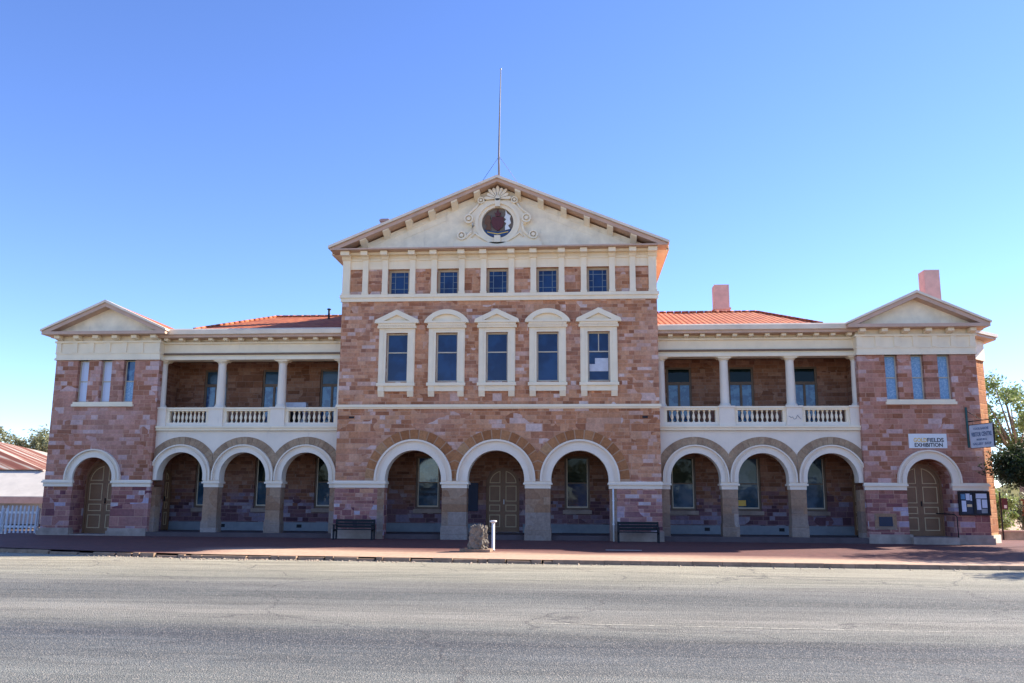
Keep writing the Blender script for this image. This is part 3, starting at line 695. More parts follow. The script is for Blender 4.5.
for s in (-1, 1): door(dx_(s), .87, -.02 if s < 0 else .17, 2.36, 1.16, handle='black')
# door in the side wall of the left wing, seen obliquely under the first arch; mirrored on the right
for s in (-1, 1):
    xf = Matrix.Translation((s*16.30, 2.0, 0)) @ Matrix.Rotation(R(90*(-s) if s > 0 else 90), 4, 'Z')
    door(0, .52, .12, 2.45, 0.0, xf=xf, handle='black')

# string courses ---------------------------------------------------------
mb = MB(); mb.box(-7.32, 7.32, YC-.12, YC+.02, 5.72, 5.84); mb.box(-7.28, 7.28, YC-.06, YC+.02, 5.65, 5.72); P_(mb, 'string_course', 'cream')
mb = MB(); mb.box(-7.30, 7.30, YC-.10, YC+.01, 10.62, 10.80); mb.box(-7.34, 7.34, YC-.16, YC+.01, 10.80, 10.95); P_(mb, 'string_course', 'cream')
for s in (-1, 1):
    mb = MB(); a, b = sorted((s*7.27, s*16.02)); mb.box(a, b, .12, .3, 4.72, 4.84); mb.box(a, b, .06, .3, 4.84, 4.92); P_(mb, 'string_course', 'cream')
# attic storey
mb = MB()
mb.box(-7.27, 7.27, YC-.04, YC+.02, 12.17, 12.93) if False else mb.prism(rect(-7.27, 7.27, 12.17, 12.93), YC-.035, YC-.001)
mb.box(-7.29, 7.29, YC-.09, YC-.001, 12.56, 12.66); mb.box(-7.3, 7.3, YC-.3, YC-.001, 12.82, 12.93)
P_(mb, 'lintel_band', 'cream')
px_ = [7.07, 6.17]
for c in (4.6, 2.3, 0): px_ += [c+.645, c-.645]
px_ = [p for p in px_ if p > 0] + [.645]
px_ = sorted(set(round(v, 3) for v in px_))
for s in (-1, 1):
    for x in px_:
        hw = .175 if x > 7 else .13
        mb = MB(); mb.box(s*x-hw, s*x+hw, YC-.13, YC-.036 if False else YC, 10.95, 12.60); o = P_(mb, 'pilaster', 'cream')
        mb = MB(); mb.box(s*x-hw-.02, s*x+hw+.02, YC-.17, YC, 10.951, 11.05); P_(mb, 'base', 'cream', parent=o)
        mb = MB(); mb.prism_x([(YC, 12.60), (YC-.2, 12.60), (YC-.3, 12.72), (YC-.55, 12.74), (YC-.57, 12.925), (YC, 12.925)], s*x-hw-.03, s*x+hw+.03); P_(mb, 'bracket', 'cream', parent=o)
# central pediment
w_ = 7.80; ze = 13.13; zp = 16.40; sl = (zp-ze)/w_
mb = MB(); mb.prism([(-w_, ze), (0, zp), (w_, ze), (w_, ze-.12), (0, zp-.13), (-w_, ze-.12)], -1.22, -.3); o = P_(mb, 'cornice', 'gutter', 'raking cornice of the central pediment')
mb = MB(); mb.prism([(-w_+.04, ze-.121), (0, zp-.131), (w_-.04, ze-.121), (w_-.5, ze-.12), (0, zp-.29), (-w_+.5, ze-.12)], -1.12, -.3); P_(mb, 'soffit', 'brown', parent=o)
mb = MB(); mb.box(-w_+.08, w_-.08, -1.15, -.3, 12.94, 13.005); P_(mb, 'cornice', 'brown', 'brown horizontal cornice of the central pediment')
mb = MB(); mb.prism([(-w_+.7, 13.006), (0, 16.06), (w_-.7, 13.006)], -.50, 0.0)
P_(mb, 'pediment', 'cream_old')
mb = MB()
for q in (-1, 1):
    mb.prism([(q*6.1, 13.25), (q*1.2, 15.33), (q*1.2, 15.27), (q*5.95, 13.25)], -.53, -.501)
    mb.prism([(q*4.4, 13.62), (q*2.3, 14.52), (q*2.3, 14.49), (q*4.4, 13.59)], -.52, -.501)
P_(mb, 'panel_moulding', 'cream_old')
for s in (-1, 1):
    for k in range(6):
        x = .95+1.055*k; zt = ze+sl*(w_-x)-.24
        mb = MB(); a, b = s*(x-.135), s*(x+.135)
        za, zb = zt+sl*.15, zt-sl*.15
        v = [(a, -.5, za), (b, -.5, zb), (b, -1.08, zb), (a, -1.08, za), (a, -.5, za-.40), (b, -.5, zb-.40), (b, -.68, zb-.30), (a, -.68, za-.30), (a, -1.06, za-.14), (b, -1.06, zb-.14)]
        mb.add(v, [(0, 1, 2, 3), (4, 7, 6, 5), (3, 2, 9, 8), (8, 9, 6, 7), (0, 4, 5, 1), (0, 3, 8, 7, 4), (1, 5, 6, 9, 2)]); P_(mb, 'bracket', 'cream')
for s in (-1, 1):
    mb = MB(); mb.prism([(s*(w_+.02), ze-.12), (0, zp-.13), (0, zp-.02), (s*(w_+.02), ze-.02)], -.295, 9.9); P_(mb, 'roof', 'tiles_side')
    mb = MB(); mb.box(*sorted((s*7.25, s*7.82)), -.29, 9.8, 12.94, 12.985); mb.box(*sorted((s*7.825, s*7.87)), -.29, 9.8, 12.94, 13.12); P_(mb, 'soffit', 'cream')
# cartouche with the coat of arms
oz = 14.27
mb = MB()
def annulus(mb, ri, ro, y0, y1, n=40, ez=1.0):
    mb.prism([(ro*math.cos(2*math.pi*i/n), oz+ro*ez*math.sin(2*math.pi*i/n)) for i in range(n)], y0, y1, [[(ri*math.cos(-2*math.pi*i/n), oz+ri*math.sin(-2*math.pi*i/n)) for i in range(n)]])
annulus(mb, .74, .90, -.66, -.501); annulus(mb, .90, 1.04, -.74, -.501); pass
prof = [(1.95, 13.30), (1.95, 13.50), (1.62, 13.60), (1.30, 13.82), (1.18, 14.15), (1.42, 14.28), (1.52, 14.45), (1.40, 14.62), (1.22, 14.70), (1.02, 14.95), (.62, 15.32), (.35, 15.36), (0, 15.36)]
for s in (-1, 1):
    cap_in = [(0, oz+1.0), (s*.5, oz+.88), (s*.88, oz+.5), (s*1.02, oz), (s*.88, oz-.5), (s*.5, oz-.86), (0, 13.40), (0, 13.30)]
    mb.prism([(s*a, b) for a, b in prof]+[(0, oz+1.01)]+cap_in[1:], -.66, -.501)
mb.box(-2.05, 2.05, -.74, -.501, 13.10, 13.32); mb.box(-.14, .14, -.80, -.501, 13.30, 13.62); mb.box(-.12, .12, -.80, -.501, 15.02, 15.40)
o = P_(mb, 'cartouche', 'cream', 'moulded scroll surround of the round crest')
def disc(mb, cx, cz, r, y0, y1, n=18):
    mb.prism([(cx+r*math.cos(2*math.pi*k/n), cz+r*math.sin(2*math.pi*k/n)) for k in range(n)], y0, y1)
for s in (-1, 1):
    for cx_, cz_, r_ in ((1.66, 13.66, .21), (1.34, 14.46, .22), (.78, 15.34, .16)):
        mb = MB(); N = 18
        mb.prism([(s*cx_+r_*math.cos(2*math.pi*k/N), cz_+r_*math.sin(2*math.pi*k/N)) for k in range(N)], -.76, -.6, [[(s*cx_+r_*.68*math.cos(-2*math.pi*k/N), cz_+r_*.68*math.sin(-2*math.pi*k/N)) for k in range(N)]])
        disc(mb, s*cx_, cz_, r_*.40, -.78, -.6); P_(mb, 'scroll', 'cream', parent=o)
    mb = MB(); mb.tube([(s*1.78, -.67, 13.50), (s*1.48, -.69, 13.56), (s*1.22, -.69, 13.84), (s*1.14, -.69, 14.15), (s*1.2, -.67, 14.3)], [.04, .06, .07, .06, .04], 8); P_(mb, 'scroll', 'cream', parent=o)
    mb = MB(); mb.tube([(s*.88, -.67, 15.22), (s*1.05, -.69, 14.98), (s*1.30, -.69, 14.74), (s*1.50, -.67, 14.60)], [.04, .06, .06, .04], 8); P_(mb, 'scroll', 'cream', parent=o)
    mb = MB(); mb.tube([(s*.55, -.67, 13.42), (s*.85, -.69, 13.62), (s*1.05, -.69, 13.78), (s*1.2, -.69, 13.55)], [.04, .07, .06, .03], 8); P_(mb, 'scroll', 'cream', parent=o)
mb = MB()
for k in range(9):
    a = R(4+172*k/8); L = .62 if k % 2 == 0 else .55; wd = .075
    ux, uz = math.cos(a), math.sin(a); vx, vz = -uz, ux; cz0 = 15.40
    def pt(t, v_): return (ux*t+vx*v_, cz0+uz*t+vz*v_)
    mb.prism([pt(.13, -.012), pt(L*.6, -wd*.75), pt(L*.85, -wd), pt(L, -wd*.4), pt(L, wd*.4), pt(L*.85, wd), pt(L*.6, wd*.75), pt(.13, .012)], -.78, -.52)
disc(mb, 0, 15.42, .12, -.80, -.55)
P_(mb, 'shell', 'cream', parent=o)
n = 40; mb = MB(); mb.prism([(.76*math.cos(2*math.pi*i/n), oz+.76*math.sin(2*math.pi*i/n)) for i in range(n)], -.512, -.5005)
arms = P_(mb, 'crest', 'arms_bg', 'painted coat of arms with shield, lion, unicorn and blue ribbon')
def flat(name, pts, m, y0=-.57, y1=-.513, sx=1):
    mb = MB(); mb.prism([(sx*a, oz+b) for a, b in pts], y0, y1); return P_(mb, name, m, parent=arms)
flat('shield', [(-.26, .30), (.26, .30), (.30, .02), (.22, -.2), (0, -.38), (-.22, -.2), (-.30, .02)], 'red', -.60)
flat('crown', [(-.10, .34), (-.16, .52), (-.07, .48), (0, .70), (.07, .48), (.16, .52), (.10, .34)], 'red', -.59)
flat('lion', [(-.34, -.34), (-.58, -.30), (-.50, -.12), (-.62, .02), (-.60, .20), (-.52, .38), (-.42, .42), (-.34, .34), (-.36, .20), (-.28, .12), (-.36, .02), (-.32, -.12)], 'arms_brown')
flat('unicorn', [(.34, -.34), (.58, -.28), (.48, -.12), (.62, .0), (.56, .20), (.60, .36), (.44, .46), (.36, .66), (.36, .40), (.30, .26), (.40, .18), (.30, .08), (.40, -.02), (.34, -.14)], 'white_metal')
flat('ribbon', [(-.62, -.30), (-.40, -.36), (0, -.42), (.40, -.36), (.62, -.30), (.54, -.48), (.30, -.62), (0, -.70), (-.30, -.62), (-.54, -.48)], 'arms_blue')
flat('ribbon_edge', [(-.50, -.40), (0, -.50), (.50, -.40), (.48, -.44), (0, -.545), (-.48, -.44)], 'gold', -.575, -.571)

# balconies: pedestals, balusters, rails, columns, entablature -------------
bal = MB(); bal.lathe([(.060, 5.10), (.060, 5.14), (.032, 5.17), (.036, 5.22), (.072, 5.33), (.060, 5.42), (.034, 5.50), (.030, 5.56), (.056, 5.60), (.060, 5.64)], 0, 0, 10)
bal0 = None
for s in (-1, 1):
    segs = [(7.48, 9.945), (10.615, 12.90), (13.57, 15.66)]
    for a, b in segs:
        x0, x1 = sorted((s*a, s*b))
        mb = MB(); mb.box(x0, x1, .30, .62, 5.64, 5.72); mb.box(x0, x1, .26, .66, 5.72, 5.81); P_(mb, 'rail', 'cream')
        mb = MB(); mb.box(x0, x1, .29, .66, 4.92, 5.10); P_(mb, 'rail', 'white')
        n_ = 9; pad = .07
        for q in (x0, x1):
            d_ = .16; mb = MB(); mb.box(q, q+(d_ if q == x0 else -d_), .33, .60, 5.10, 5.64); P_(mb, 'half_pedestal', 'cream')
        L = x1-x0-.32
        for k in range(n_-1):
            xx = x0+.16+L*(k+1)/n_
            if bal0 is None:
                bal0 = bal.build('baluster', 'cream', B); bo = bal0
            else: bo = bal0.copy(); COL.objects.link(bo); bo.parent = B
            bo.location = (xx, .46, 0)
    for c, hw in ((7.38, .12), (10.28, .335), (13.235, .335), (15.86, .22)):
        mb = MB(); mb.box(s*c-hw, s*c+hw, .22, .98, 4.92, 5.74); mb.box(s*c-hw-.04, s*c+hw+.04, .17, 1.0, 5.74, 5.82); mb.box(s*c-hw-.02, s*c+hw+.02, .20, 1.0, 4.92, 5.06)
        o = P_(mb, 'pedestal', 'white')
    if s > 0:
        mb = MB(); pts = [(12.98, 5.36), (13.08, 5.28), (13.14, 5.32), (13.2, 5.22), (13.28, 5.24), (13.36, 5.40), (13.42, 5.30), (13.5, 5.22)]
        for (a, b), (c_, d_) in zip(pts, pts[1:]): mb.tube([(a, .214, b), (c_, .214, d_)], .012, 5)
        P_(mb, 'graffiti_mark', 'skirting')
    for c in (7.42, 10.29, 13.24, 16.14):
        mb = MB(); mb.lathe([(.27, 5.82), (.27, 5.88), (.235, 5.95), (.205, 6.0), (.205, 6.5), (.185, 7.85), (.185, 7.88), (.20, 7.90), (.20, 7.93)], s*c, .7, 20); o = P_(mb, 'column', 'white')
        mb = MB(); mb.lathe([(.2, 7.93), (.26, 8.0), (.26, 8.01)], s*c, .7, 20); mb.box(s*c-.28, s*c+.28, .42, .98, 8.01, 8.08)
        for q in (-1, 1): mb.prism([(s*c+q*.28, 8.08), (s*c+q*.28, 8.02), (s*c+q*.40, 8.08)], .48, .92)
        P_(mb, 'capital', 'cream', parent=o)
    x0, x1 = sorted((s*7.26, s*16.36))
    mb = MB(); mb.box(x0, x1, .42, .98, 8.081, 9.064); mb.box(x0, x1, .36, .42, 8.085, 8.22); mb.box(x0, x1, .30, .42, 8.84, 8.92); P_(mb, 'entablature', 'cream')
    for k in range(12):
        xx = 7.85+k*.72; mb = MB(); mb.prism_x([(.3, 8.93), (-.02, 8.96), (-.04, 9.06), (.3, 9.06)], s*xx-.1, s*xx+.1); P_(mb, 'bracket', 'cream')
    mb = MB(); mb.box(x0, x1, -.22, .9, 9.065, 9.17); P_(mb, 'soffit', 'brown')
    mb = MB(); mb.prism_x([(-.24, 9.17), (-.34, 9.2), (-.36, 9.40), (-.30, 9.46), (.7, 9.56), (.7, 9.17)], x0, x1); P_(mb, 'gutter', 'gutter')
    # hipped tile roof behind the gutter
    rz = 11.74
    v = [(s*6.0, .75, 9.62), (s*14.8, .75, 9.62), (s*13.4, 8, rz), (s*6.0, 8, rz), (s*16.2, 15, 9.6), (s*6.0, 15, 9.6)]
    mb = MB(); mb.add(v, [(0, 1, 2, 3), (1, 4, 2), (3, 2, 4, 5)]); rf = P_(mb, 'roof', 'tiles', 'terracotta tiled hip roof')
    mb = MB()
    for k in range(16):
        t0, t1 = k/16, (k+1)/16-.005; A = Vector((s*14.8, .75, 9.65)); C = Vector((s*13.4, 8, rz+.03)); mb.tube([A.lerp(C, t0), A.lerp(C, t1)], [.08, .072], 6)
    for k in range(16):
        A = Vector((s*13.4, 8, rz+.03)); C = Vector((s*6.9, 8, rz+.03)); mb.tube([A.lerp(C, k/16), A.lerp(C, (k+1)/16-.005)], [.08, .072], 6)
    P_(mb, 'ridge_tiles', 'tiles', parent=rf)
    mb = MB(); mb.box(*sorted((s*6, s*16.0)), 12.0, 12.3, -.3, 9.6); P_(mb, 'wall', 'stone_wing')
    mb = MB(); mb.box(*sorted((s*15.8, s*16.1)), 7.5, 12.3, -.3, 9.6); P_(mb, 'wall', 'stone_wing')
    if s > 0:
        mb = MB(); mb.box(11.27, 12.08, 8.6, 9.4, 10.5, 13.46); mb.box(11.2, 12.15, 8.55, 9.45, 12.05, 12.15); P_(mb, 'chimney', 'chimney', parent=rf)
    else:
        mb = MB(); mb.tube([(-9.9, 6.5, 11), (-9.9, 6.5, 11.80)], .06, 8); mb.tube([(-9.9, 6.5, 11.80), (-9.9, 6.5, 11.86)], .11, 8); P_(mb, 'vent_pipe', 'black', parent=rf)
mb = MB(); mb.box(21.45, 22.2, 5.6, 6.4, 9.0, 13.36); P_(mb, 'chimney', 'chimney')
mb = MB(); mb.box(-7.0, -6.55, 5.6, 6.4, 13, 16.66); mb.box(-7.05, -6.5, 5.55, 6.45, 16.5, 16.6); P_(mb, 'chimney', 'chimney_grey')
# downpipe and little things fixed on the wall
mb = MB(); mb.tube([(5.14, YC-.16, 2.12), (5.14, YC-.16, -.12)], .035, 8); mb.box(5.09, 5.19, YC-.2, YC-.02, 1.6, 1.63); mb.box(5.09, 5.19, YC-.2, YC-.02, .6, .63); P_(mb, 'downpipe', 'white_metal')
for s in (-1, 1):
    mb = MB(); mb.box(s*6.6-.12, s*6.6+.12, YC-.012, YC+.05, 5.22, 5.32); P_(mb, 'air_vent', 'black')

# ------------------------------------------------------------------ things on and near the building
f = thing('flagpole', 'tall bare metal flagpole standing on the apex of the central pediment', 'flagpole', (0, -.1, 16.4))
mb = MB(); mb.tube([(0, 0, 0), (-.02, 0, 1.4), (.0, 0, 3.2), (.04, 0, 5.75)], [.05, .045, .036, .02], 8); mb.build('pole', 'pole_grey', f)
mb = MB(); mb.lathe([(.0, 5.75), (.05, 5.79), (.05, 5.83), (.0, 5.87)], .04, 0, 8); mb.build('finial', 'steel', f)
for s in (-1, 1):
    mb = MB(); mb.tube([(0, 0, 1.35), (s*1.15, .1, -.38)], .010, 5); mb.build('stay_wire', 'pole_grey' if s > 0 else 'black', f)

t = thing('wall_sign', 'white rectangular sign reading GOLDFIELDS EXHIBITION above the right arched door', 'sign', (18.77, -.04, 4.24))
mb = MB(); mb.box(-.80, .80, 0, .035, -.31, .31); mb.build('board', 'sign_white', t)
text('GOLD', .25, 'gold', t, (-.32, -.004, .03), width=.56, offset=.005)
text('FIELDS', .25, 'ink', t, (.32, -.004, .03), width=.69, offset=.005)
text('EXHIBITION', .23, 'ink', t, (0.02, -.004, -.18), width=1.18, offset=.005)

t = thing('hanging_sign', 'faded pale sign reading VISITOR CENTRE hanging from a teal bracket at the right corner', 'sign', (20.50, -.04, 4.9), R(-75))
mb = MB(); mb.box(-.06, .0, -.05, .05, -.95, .8); mb.build('bracket', 'teal', t, Matrix.Rotation(R(75), 4, 'Z'))
mb = MB(); mb.tube([(0, 0, .17), (1.62, 0, .17)], .02, 8); mb.tube([(0, 0, .62), (.9, 0, .17)], .012, 6); mb.build('arm', 'black', t)
ca = MB(); 
for xx in (.3, 1.3): ca.tube([(xx, 0, .17), (xx, 0, .02)], .008, 5)
ca.build('chain', 'black', t)
mb = MB(); mb.prism([(.14, -.98), (.10, -.9), (.10, -.05), (.14, 0), (1.46, 0), (1.50, -.05), (1.50, -.9), (1.46, -.98)], -.025, .025); sb = mb.build('board', 'sign_pale', t)
mb = MB()
mb.box(.10, 1.5, -.03, .03, -.005, .02); mb.box(1.49, 1.52, -.03, .03, -.95, -.02); mb.box(.11, 1.49, -.03, .03, -.995, -.975); mb.build('edging', 'black', sb)
text('COOLGARDIE', .13, 'ink_blue', sb, (.8, -.028, -.18), width=.9, offset=.004)
text('VISITOR CENTRE', .24, 'ink_blue', sb, (.8, -.028, -.42), width=1.22, offset=.01)
text('MUSEUM &', .11, 'ink_blue', sb, (.8, -.028, -.64), width=.6, offset=.003)
text('GALLERY  SHOP', .14, 'ink_blue', sb, (.8, -.028, -.82), width=1.1, offset=.004)

t = thing('notice_board', 'black framed double notice board with pinned papers on the right corner wall', 'notice board', (20.47, -.12, 1.60))
mb = MB(); mb.prism(rect(-.64, .64, -.52, .50), 0, .1, [rect(-.56, -.05, -.44, .42)[::-1], rect(.05, .56, -.44, .42)[::-1]]); mb.build('frame', 'black', t)
mb = MB(); mb.box(-.57, .57, .05, .09, -.45, .43); mb.build('backing', 'navy', t)
for (a, b, c, d, m) in ((-.54, -.36, .16, .38, 'paper_blue'), (-.33, -.17, .12, .40, 'paper'), (-.15, -.08, .1, .34, 'paper'), (-.52, -.34, -.36, .10, 'paper'), (-.30, -.10, -.16, -.05, 'door_trim'), (.08, .53, .20, .40, 'paper'), (.10, .27, -.28, .17, 'paper'), (.32, .53, -.20, .15, 'paper'), (.28, .52, -.42, -.24, 'skirting')):
    mb = MB(); mb.box(a, b, .040, .0495, c, d); mb.build('notice', m, t)

t = tag(MB().prism(rect(-.28, .28, -.20, .20), 0, .03).build('wall_plaque', 'navy'), 'small dark plaque low on the stone between arcade and right arched door', 'plaque')
t.location = (16.77, -.035, .80)
mb = MB(); mb.prism(rect(-.46, .46, -.34, .34), 0, .014); m_ = mb.build('mount', 'pier', t); m_.location = (0, .02, 0)
mb = MB(); mb.prism(rect(-.25, .25, -.66, .66), 0, .05); t = tag(mb.build('dark_board', 'navy'), 'tall dark panel on the stone left of the central arched door', 'board'); t.location = (-1.4, 2.74, 1.75)

t = thing('handrail', 'dark metal handrail at the step of the right arched door', 'handrail', (19.6, -.15, -.1))
mb = MB(); mb.tube([(-.38, 1.0, 1.25), (0.02, .1, 1.22), (.08, 0, 1.12), (.08, 0, 0)], .025, 8); mb.build('rail', 'black', t)

def bench(loc, label):
    t = thing('bench', label, 'bench', loc, 0, 'dark benches against the front wall')
    for x in (-.84, .84):
        mb = MB(); mb.box(x-.035, x+.035, -.42, -.34, 0, .62); mb.box(x-.035, x+.035, .02, .10, 0, .86); mb.box(x-.035, x+.035, -.42, .04, .36, .42); mb.box(x-.035, x+.035, -.45, .06, .60, .65); mb.build('side_frame', 'black', t)
    mb = MB()
    for k in range(4): mb.box(-.82, .82, -.38+k*.10, -.30+k*.10, .42, .455)
    mb.build('seat', 'green_dark', t)
    mb = MB()
    for k in range(3): mb.box(-.86, .86, .0, .03, .50+k*.125, .605+k*.125)
    mb.build('backrest', 'green_dark', t)
bench((-6.1, -1.0, -.1), 'dark slatted bench left of the central arches')
bench((6.15, -1.0, -.12), 'dark slatted bench right of the central arches beside the downpipe')

# memorial boulder and post
t = thing('memorial_stone', 'rough grey granite boulder on a low slab on the sunlit footpath', 'memorial stone', (.10, -8.0, -.13))
mb = MB(); mb.prism_z([(-.62, -.30), (-.40, -.42), (.46, -.40), (.50, .3), (-.5, .38)], 0, .09); mb.build('slab', 'kerb', t)
bm = bmesh.new(); bmesh.ops.create_icosphere(bm, subdivisions=5, radius=1)
rnd = random.Random(5); ph = [rnd.uniform(0, 6) for _ in range(12)]
from mathutils import noise as mn
for v in bm.verts:
    p = v.co.copy()
    for nrm, d in ((Vector((0, -.94, .25)).normalized(), .74), (Vector((.82, -.55, .18)).normalized(), .76), (Vector((-.95, -.1, .22)).normalized(), .80), (Vector((.1, 0, 1)).normalized(), .9), (Vector((.9, .3, .05)).normalized(), .8)):
        k = p.dot(nrm)-d
        if k > 0: p -= nrm*k
    x, y, z = p; nn = mn.fractal(Vector((p.x*3.2, p.y*3.2, p.z*3.2)), .8, 2.2, 6)*.17
    right = max(0, x)*.25*mn.noise(Vector((p.x*7, p.y*7, p.z*7)))
    p = p*(1+nn+right); v.co = Vector((p.x*.385, p.y*.38, max(-.5, p.z)*.58+.36))
me = bpy.data.meshes.new('boulder'); bm.to_mesh(me); bm.free(); me.materials.append(MT['granite'])
o = bpy.data.objects.new('boulder', me); COL.objects.link(o); o.parent = t
t = thing('bollard', 'short white metal post with flat cap beside the granite boulder', 'post', (.56, -7.3, -.13))
mb = MB(); mb.lathe([(.07, 0), (.07, .02), (.058, .03), (.058, .96)], 0, 0, 14); mb.build('post', 'white_metal', t)
mb = MB(); mb.lathe([(.07, .96), (.13, 1.0), (.13, 1.04), (.07, 1.05)], 0, 0, 14); mb.build('cap', 'white_metal', t)

t = thing('outdoor_unit', 'pale air conditioner unit on the left balcony behind the balusters', 'air conditioner', (-9.8, 1.5, 4.9))
mb = MB(); mb.box(-.5, .5, -.17, .17, .08, 1.25); mb.build('casing', 'sign_pale', t)
mb = MB(); mb.tube([(0, -.175, .65), (0, -.2, .65)], .38, 20, False); mb.build('fan_grille', 'black', t)
for x in (-.4, .4): MB().box(x-.03, x+.03, -.15, .15, 0, .08).build('foot', 'black', t)

# ------------------------------------------------------------------ left: picket fence and iron roofed house
def fence_panel(x0, x1, y, label, lean):
    t = thing('picket_fence', label, 'fence', ((x0+x1)/2, y, -.08), 0, 'white picket panels left of the courthouse')
    L = x1-x0; n_ = int(L/.185)
    for k in range(n_):
        x = -L/2+L*(k+.5)/n_; mb = MB(); d = lean
        z1 = 1.27
        v = [(x-.045, -.02, .06), (x+.045, -.02, .06), (x+.045+d, -.02, z1), (x+d, -.02, z1+.07), (x-.045+d, -.02, z1)]
        v += [(a, .005, c) for a, b, c in v]
        mb.add(v, [(0, 1, 2, 3, 4), (9, 8, 7, 6, 5)]+[(i, i+5, (i+1) % 5+5, (i+1) % 5) for i in range(5)]); mb.build('picket', 'picket', t)
    for z in (.35, 1.0): MB().box(-L/2, L/2, .006, .05, z-.05, z+.05).build('rail', 'white_metal', t)
    for q in (-1, 1): MB().box(q*(L/2-.05)-.05, q*(L/2-.05)+.05, .051, .14, 0, 1.2).build('post', 'white_metal', t)
fence_panel(-23.25, -21.62, .6, 'white picket fence panel touching the left end of the courthouse', .03)
fence_panel(-25.6, -23.35, .6, 'white picket fence panel at the left edge, farther from the courthouse', .05)

t = thing('iron_roofed_house', 'low house with rust striped iron roof and white lean-to roof behind the picket fence', 'house', (-33, 16, -.1))
mb = MB(); mb.box(-22, .6, 1.2, 14, 0, 3.45); mb.box(-22, 3.8, -1.3, 1.2, 0, 1.35); mb.build('wall', 'skirting', t)
mb = MB(); mb.prism_x([(-2.1, 1.74), (-2.1, 1.70), (1.3, 3.44), (1.3, 3.50)], -23, 4); ro = mb.build('lean_to_roof', 'white_iron', t)
mb = MB(); mb.box(-23, 4, -2.12, -1.95, 1.30, 1.695); mb.build('fascia', 'chimney_grey', ro)
mb = MB(); mb.add([(.9, 1.0, 3.5), (.9, 15, 3.5), (-11.0, 8, 6.6), (-23, 1.0, 3.5), (-23, 8, 6.6), (-23, 15, 3.5)], [(0, 1, 2), (0, 2, 4, 3), (1, 5, 4, 2)]); mb.build('roof', 'rust', t)
mb = MB(); mb.box(.9, 1.0, .9, 15, 3.40, 3.5); mb.build('gutter', 'chimney_grey', t)
# ------------------------------------------------------------------ trees
def tree(name, label, cat, loc, H, crown, nclump, nleaf, lsz, leafm, barkm, trunk_r=.2, seed=1, spread=.55, group=None, limbs=9, trunk_top=.55):
    rd = random.Random(seed); t = thing(name, label, cat, loc, 0, group)
    cxyz, rx, ry, rz = crown
    mb = MB(); tp = Vector((rd.uniform(-.2, .2), rd.uniform(-.2, .2), H*trunk_top))
    mb.tube([(0, 0, -.1), (tp.x*.3+.05, tp.y*.3, tp.z*.4), tp, (cxyz[0]*.8, cxyz[1]*.8, cxyz[2]+rz*.4)], [trunk_r*1.25, trunk_r, trunk_r*.75, trunk_r*.25], 8)
    cl = []
    for k in range(nclump):
        while True:
            p = Vector((rd.uniform(-1, 1), rd.uniform(-1, 1), rd.uniform(-1, 1)))
            if .25 < p.length < 1: break
        p = p*(.55+.45*rd.random())**.5 if p.length > .5 else p
        cl.append(Vector((cxyz[0]+p.x*rx, cxyz[1]+p.y*ry, cxyz[2]+p.z*rz)))
    for c in cl[:limbs]:
        mid = tp.lerp(c, .5)+Vector((0, 0, -.1*rz)); mb.tube([tp*.85, mid, c], [trunk_r*.5, trunk_r*.28, trunk_r*.08], 5)
    mb.build('trunk', barkm, t)
    mb = MB(); V = []; F = []
    for c in cl:
        sc = rd.uniform(.6, 1.3)*spread
        for j in range(nleaf):
            q = Vector((rd.gauss(0, .5), rd.gauss(0, .5), rd.gauss(0, .38)))*sc*min(rx, ry)*.62+c
            a = Vector((rd.gauss(0, 1), rd.gauss(0, 1), rd.gauss(-.3, .8))).normalized(); b = a.cross(Vector((rd.gauss(0, 1), rd.gauss(0, 1), rd.gauss(0, 1)))).normalized()
            L = lsz*rd.uniform(.6, 1.5); W = L*.4; o = len(V)
            V += [q-a*L*.5, q+b*W*.5, q+a*L*.5, q-b*W*.5]; F.append((o, o+1, o+2, o+3))
    mb.v = V; mb.f = F; mb.sm = [False]*len(F)
    mb.build('crown', leafm, t, recalc=False)
    return t
tree('round_tree', 'dense dark rounded tree at the right corner of the courthouse', 'tree', (22.35, -1.0, -.1), 4.2, ((.3, 0, 3.2), 1.75, 1.7, .98), 120, 150, .13, 'leaf_dark', 'bark_dark', .09, 4, .42, trunk_top=.6)
tree('gum_tree', 'tall sparse gum tree with pale trunk behind the dark rounded tree', 'tree', (33.2, 22, -.2), 11, ((-.7, 0, 7.6), 2.9, 2.6, 3.0), 44, 140, .24, 'leaf_gum', 'bark', .2, 11, .42, limbs=18, trunk_top=.5)
tree('gum_tree', 'broad gum tree at the right edge behind the first gum', 'tree', (37.5, 26, -.2), 11, ((0, 0, 7.6), 3.2, 3, 3.2), 40, 130, .25, 'leaf_gum', 'bark', .24, 21, .42, limbs=18)
tree('shrub', 'bright green bushy shrub in the yard right of the courthouse', 'shrub', (27.2, 13, -.2), 2.2, ((0, 0, 1.3), 1.2, 1.2, 1.1), 40, 130, .18, 'leaf_gum', 'bark', .06, 31, .5)
tree('shrub', 'olive shrub farther right beyond the low kerb wall', 'shrub', (31.5, 17, -.2), 2.6, ((0, 0, 1.3), 1.8, 1.3, 1.2), 40, 130, .2, 'leaf_grey', 'bark', .06, 33, .5)
tree('shrub', 'rusty leaved shrub at the right edge under the gums', 'shrub', (26.9, 7.5, -.2), 1.6, ((0, 0, 1.6), .7, .7, .6), 20, 90, .14, 'rust', 'bark', .05, 35, .5)
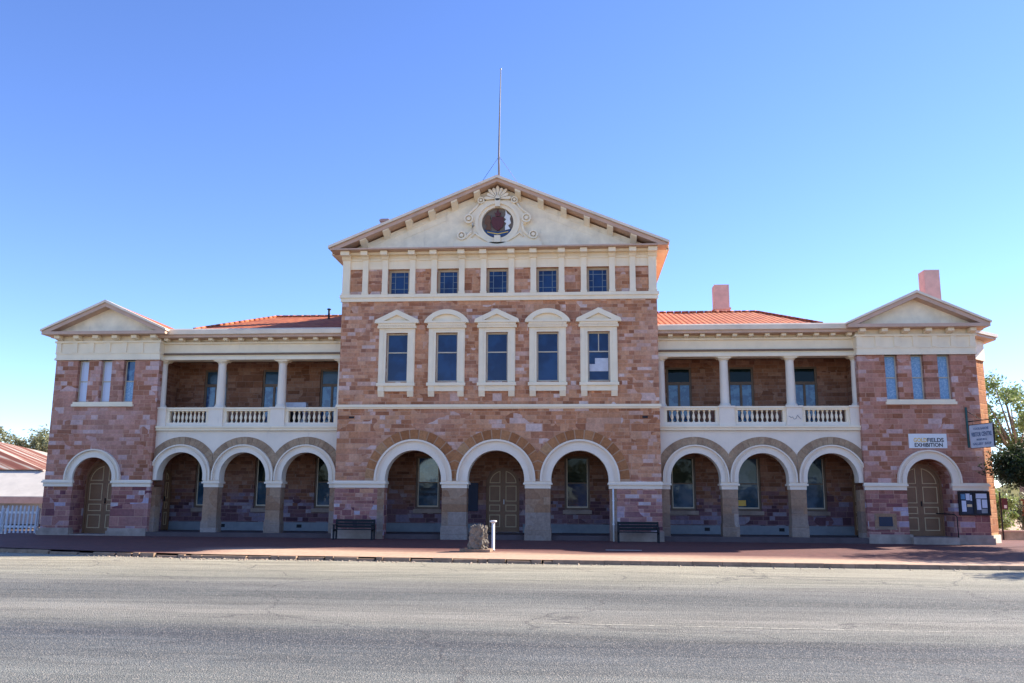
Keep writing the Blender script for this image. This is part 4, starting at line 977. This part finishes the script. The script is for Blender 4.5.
for i, (x, y, h, lab) in enumerate(((-47.5, 34, 8.0, 'leftmost grey green tree behind the iron roofed house'), (-44.6, 35, 8.3, 'tallest grey green tree behind the iron roofed house'), (-42.2, 34, 7.8, 'grey green tree nearest the courthouse behind the iron roof'))):
    tree('bush_tree', lab, 'tree', (x, y, -.2), h, ((0, 0, h*.62), 2.7, 2.4, h*.33), 34, 150, .28, 'leaf_grey', 'bark', .2, 50+i, .5, group='trees behind the left house')
# street tree off the right edge: throws the dappled shade on the footpath and road
tree('street_tree', 'street tree beyond the right edge shading the footpath', 'tree', (28.0, -2.2, -.2), 10.5, ((0, 0, 8.2), 3.6, 3.0, 2.2), 70, 130, .22, 'leaf_dark', 'bark', .22, 61, .5)
tree('street_tree', 'street tree beyond the right edge near the kerb', 'tree', (27.0, -9.3, -.2), 9, ((0, 0, 7.0), 3.2, 2.0, 1.6), 46, 120, .22, 'leaf_dark', 'bark', .2, 62, .5)
# far tree belt; second, unseen belt behind camera added to darken window reflections
rd = random.Random(8); mb = MB(); V = []; F = []
for i in range(16000):
    x = rd.choice((rd.uniform(-260, -52), rd.uniform(44, 300))); y = rd.uniform(110, 150)
    if i % 2: x = rd.uniform(-170, 170); y = rd.uniform(-135, -110); h = 5.5+2.5*math.sin(x*.11)+2*math.sin(x*.31+1)
    q = Vector((x, y, rd.uniform(-.3, 1)**1.0*max(h, 2)))
    a = Vector((rd.gauss(0, 1), rd.gauss(0, 1), rd.gauss(0, 1))).normalized(); b = a.cross(Vector((rd.gauss(0, 1), rd.gauss(0, 1), rd.gauss(0, 1)))).normalized(); L = rd.uniform(.7, 1.6); o = len(V)
    V += [q-a*L, q+b*L*.7, q+a*L, q-b*L*.7]; F.append((o, o+1, o+2, o+3))
mb.v = V; mb.f = F; mb.sm = [False]*len(F); kind(mb.build('distant_and_added_scrub', 'leaf_grey', recalc=False), 'stuff')
# right yard: low wall, red sign on a post
t = tag(MB().prism_z([(23.4, 5.2), (60, 8.2), (60, 8.5), (23.4, 5.5)], -.42, .22).build('low_wall', 'rubble'), 'low pale kerb wall running off right behind the footpath', 'low wall')
MB().prism_z([(23.35, 5.15), (60.1, 8.15), (60.1, 8.55), (23.35, 5.55)], .22, .30).build('coping', 'brown', t)
t = thing('red_sign', 'small red and white sign on a dark post beside the sunlit orange wall', 'sign', (23.5, 3.9, -.1))
MB().box(-.16, -.10, -.03, .03, 0, 2.2).build('post', 'black', t)
MB().box(-.09, .17, -.06, -.031, 1.4, 1.92).build('panel', 'red', t)
MB().box(.0, .12, -.07, -.061, 1.46, 1.6).build('white_patch', 'sign_white', t)
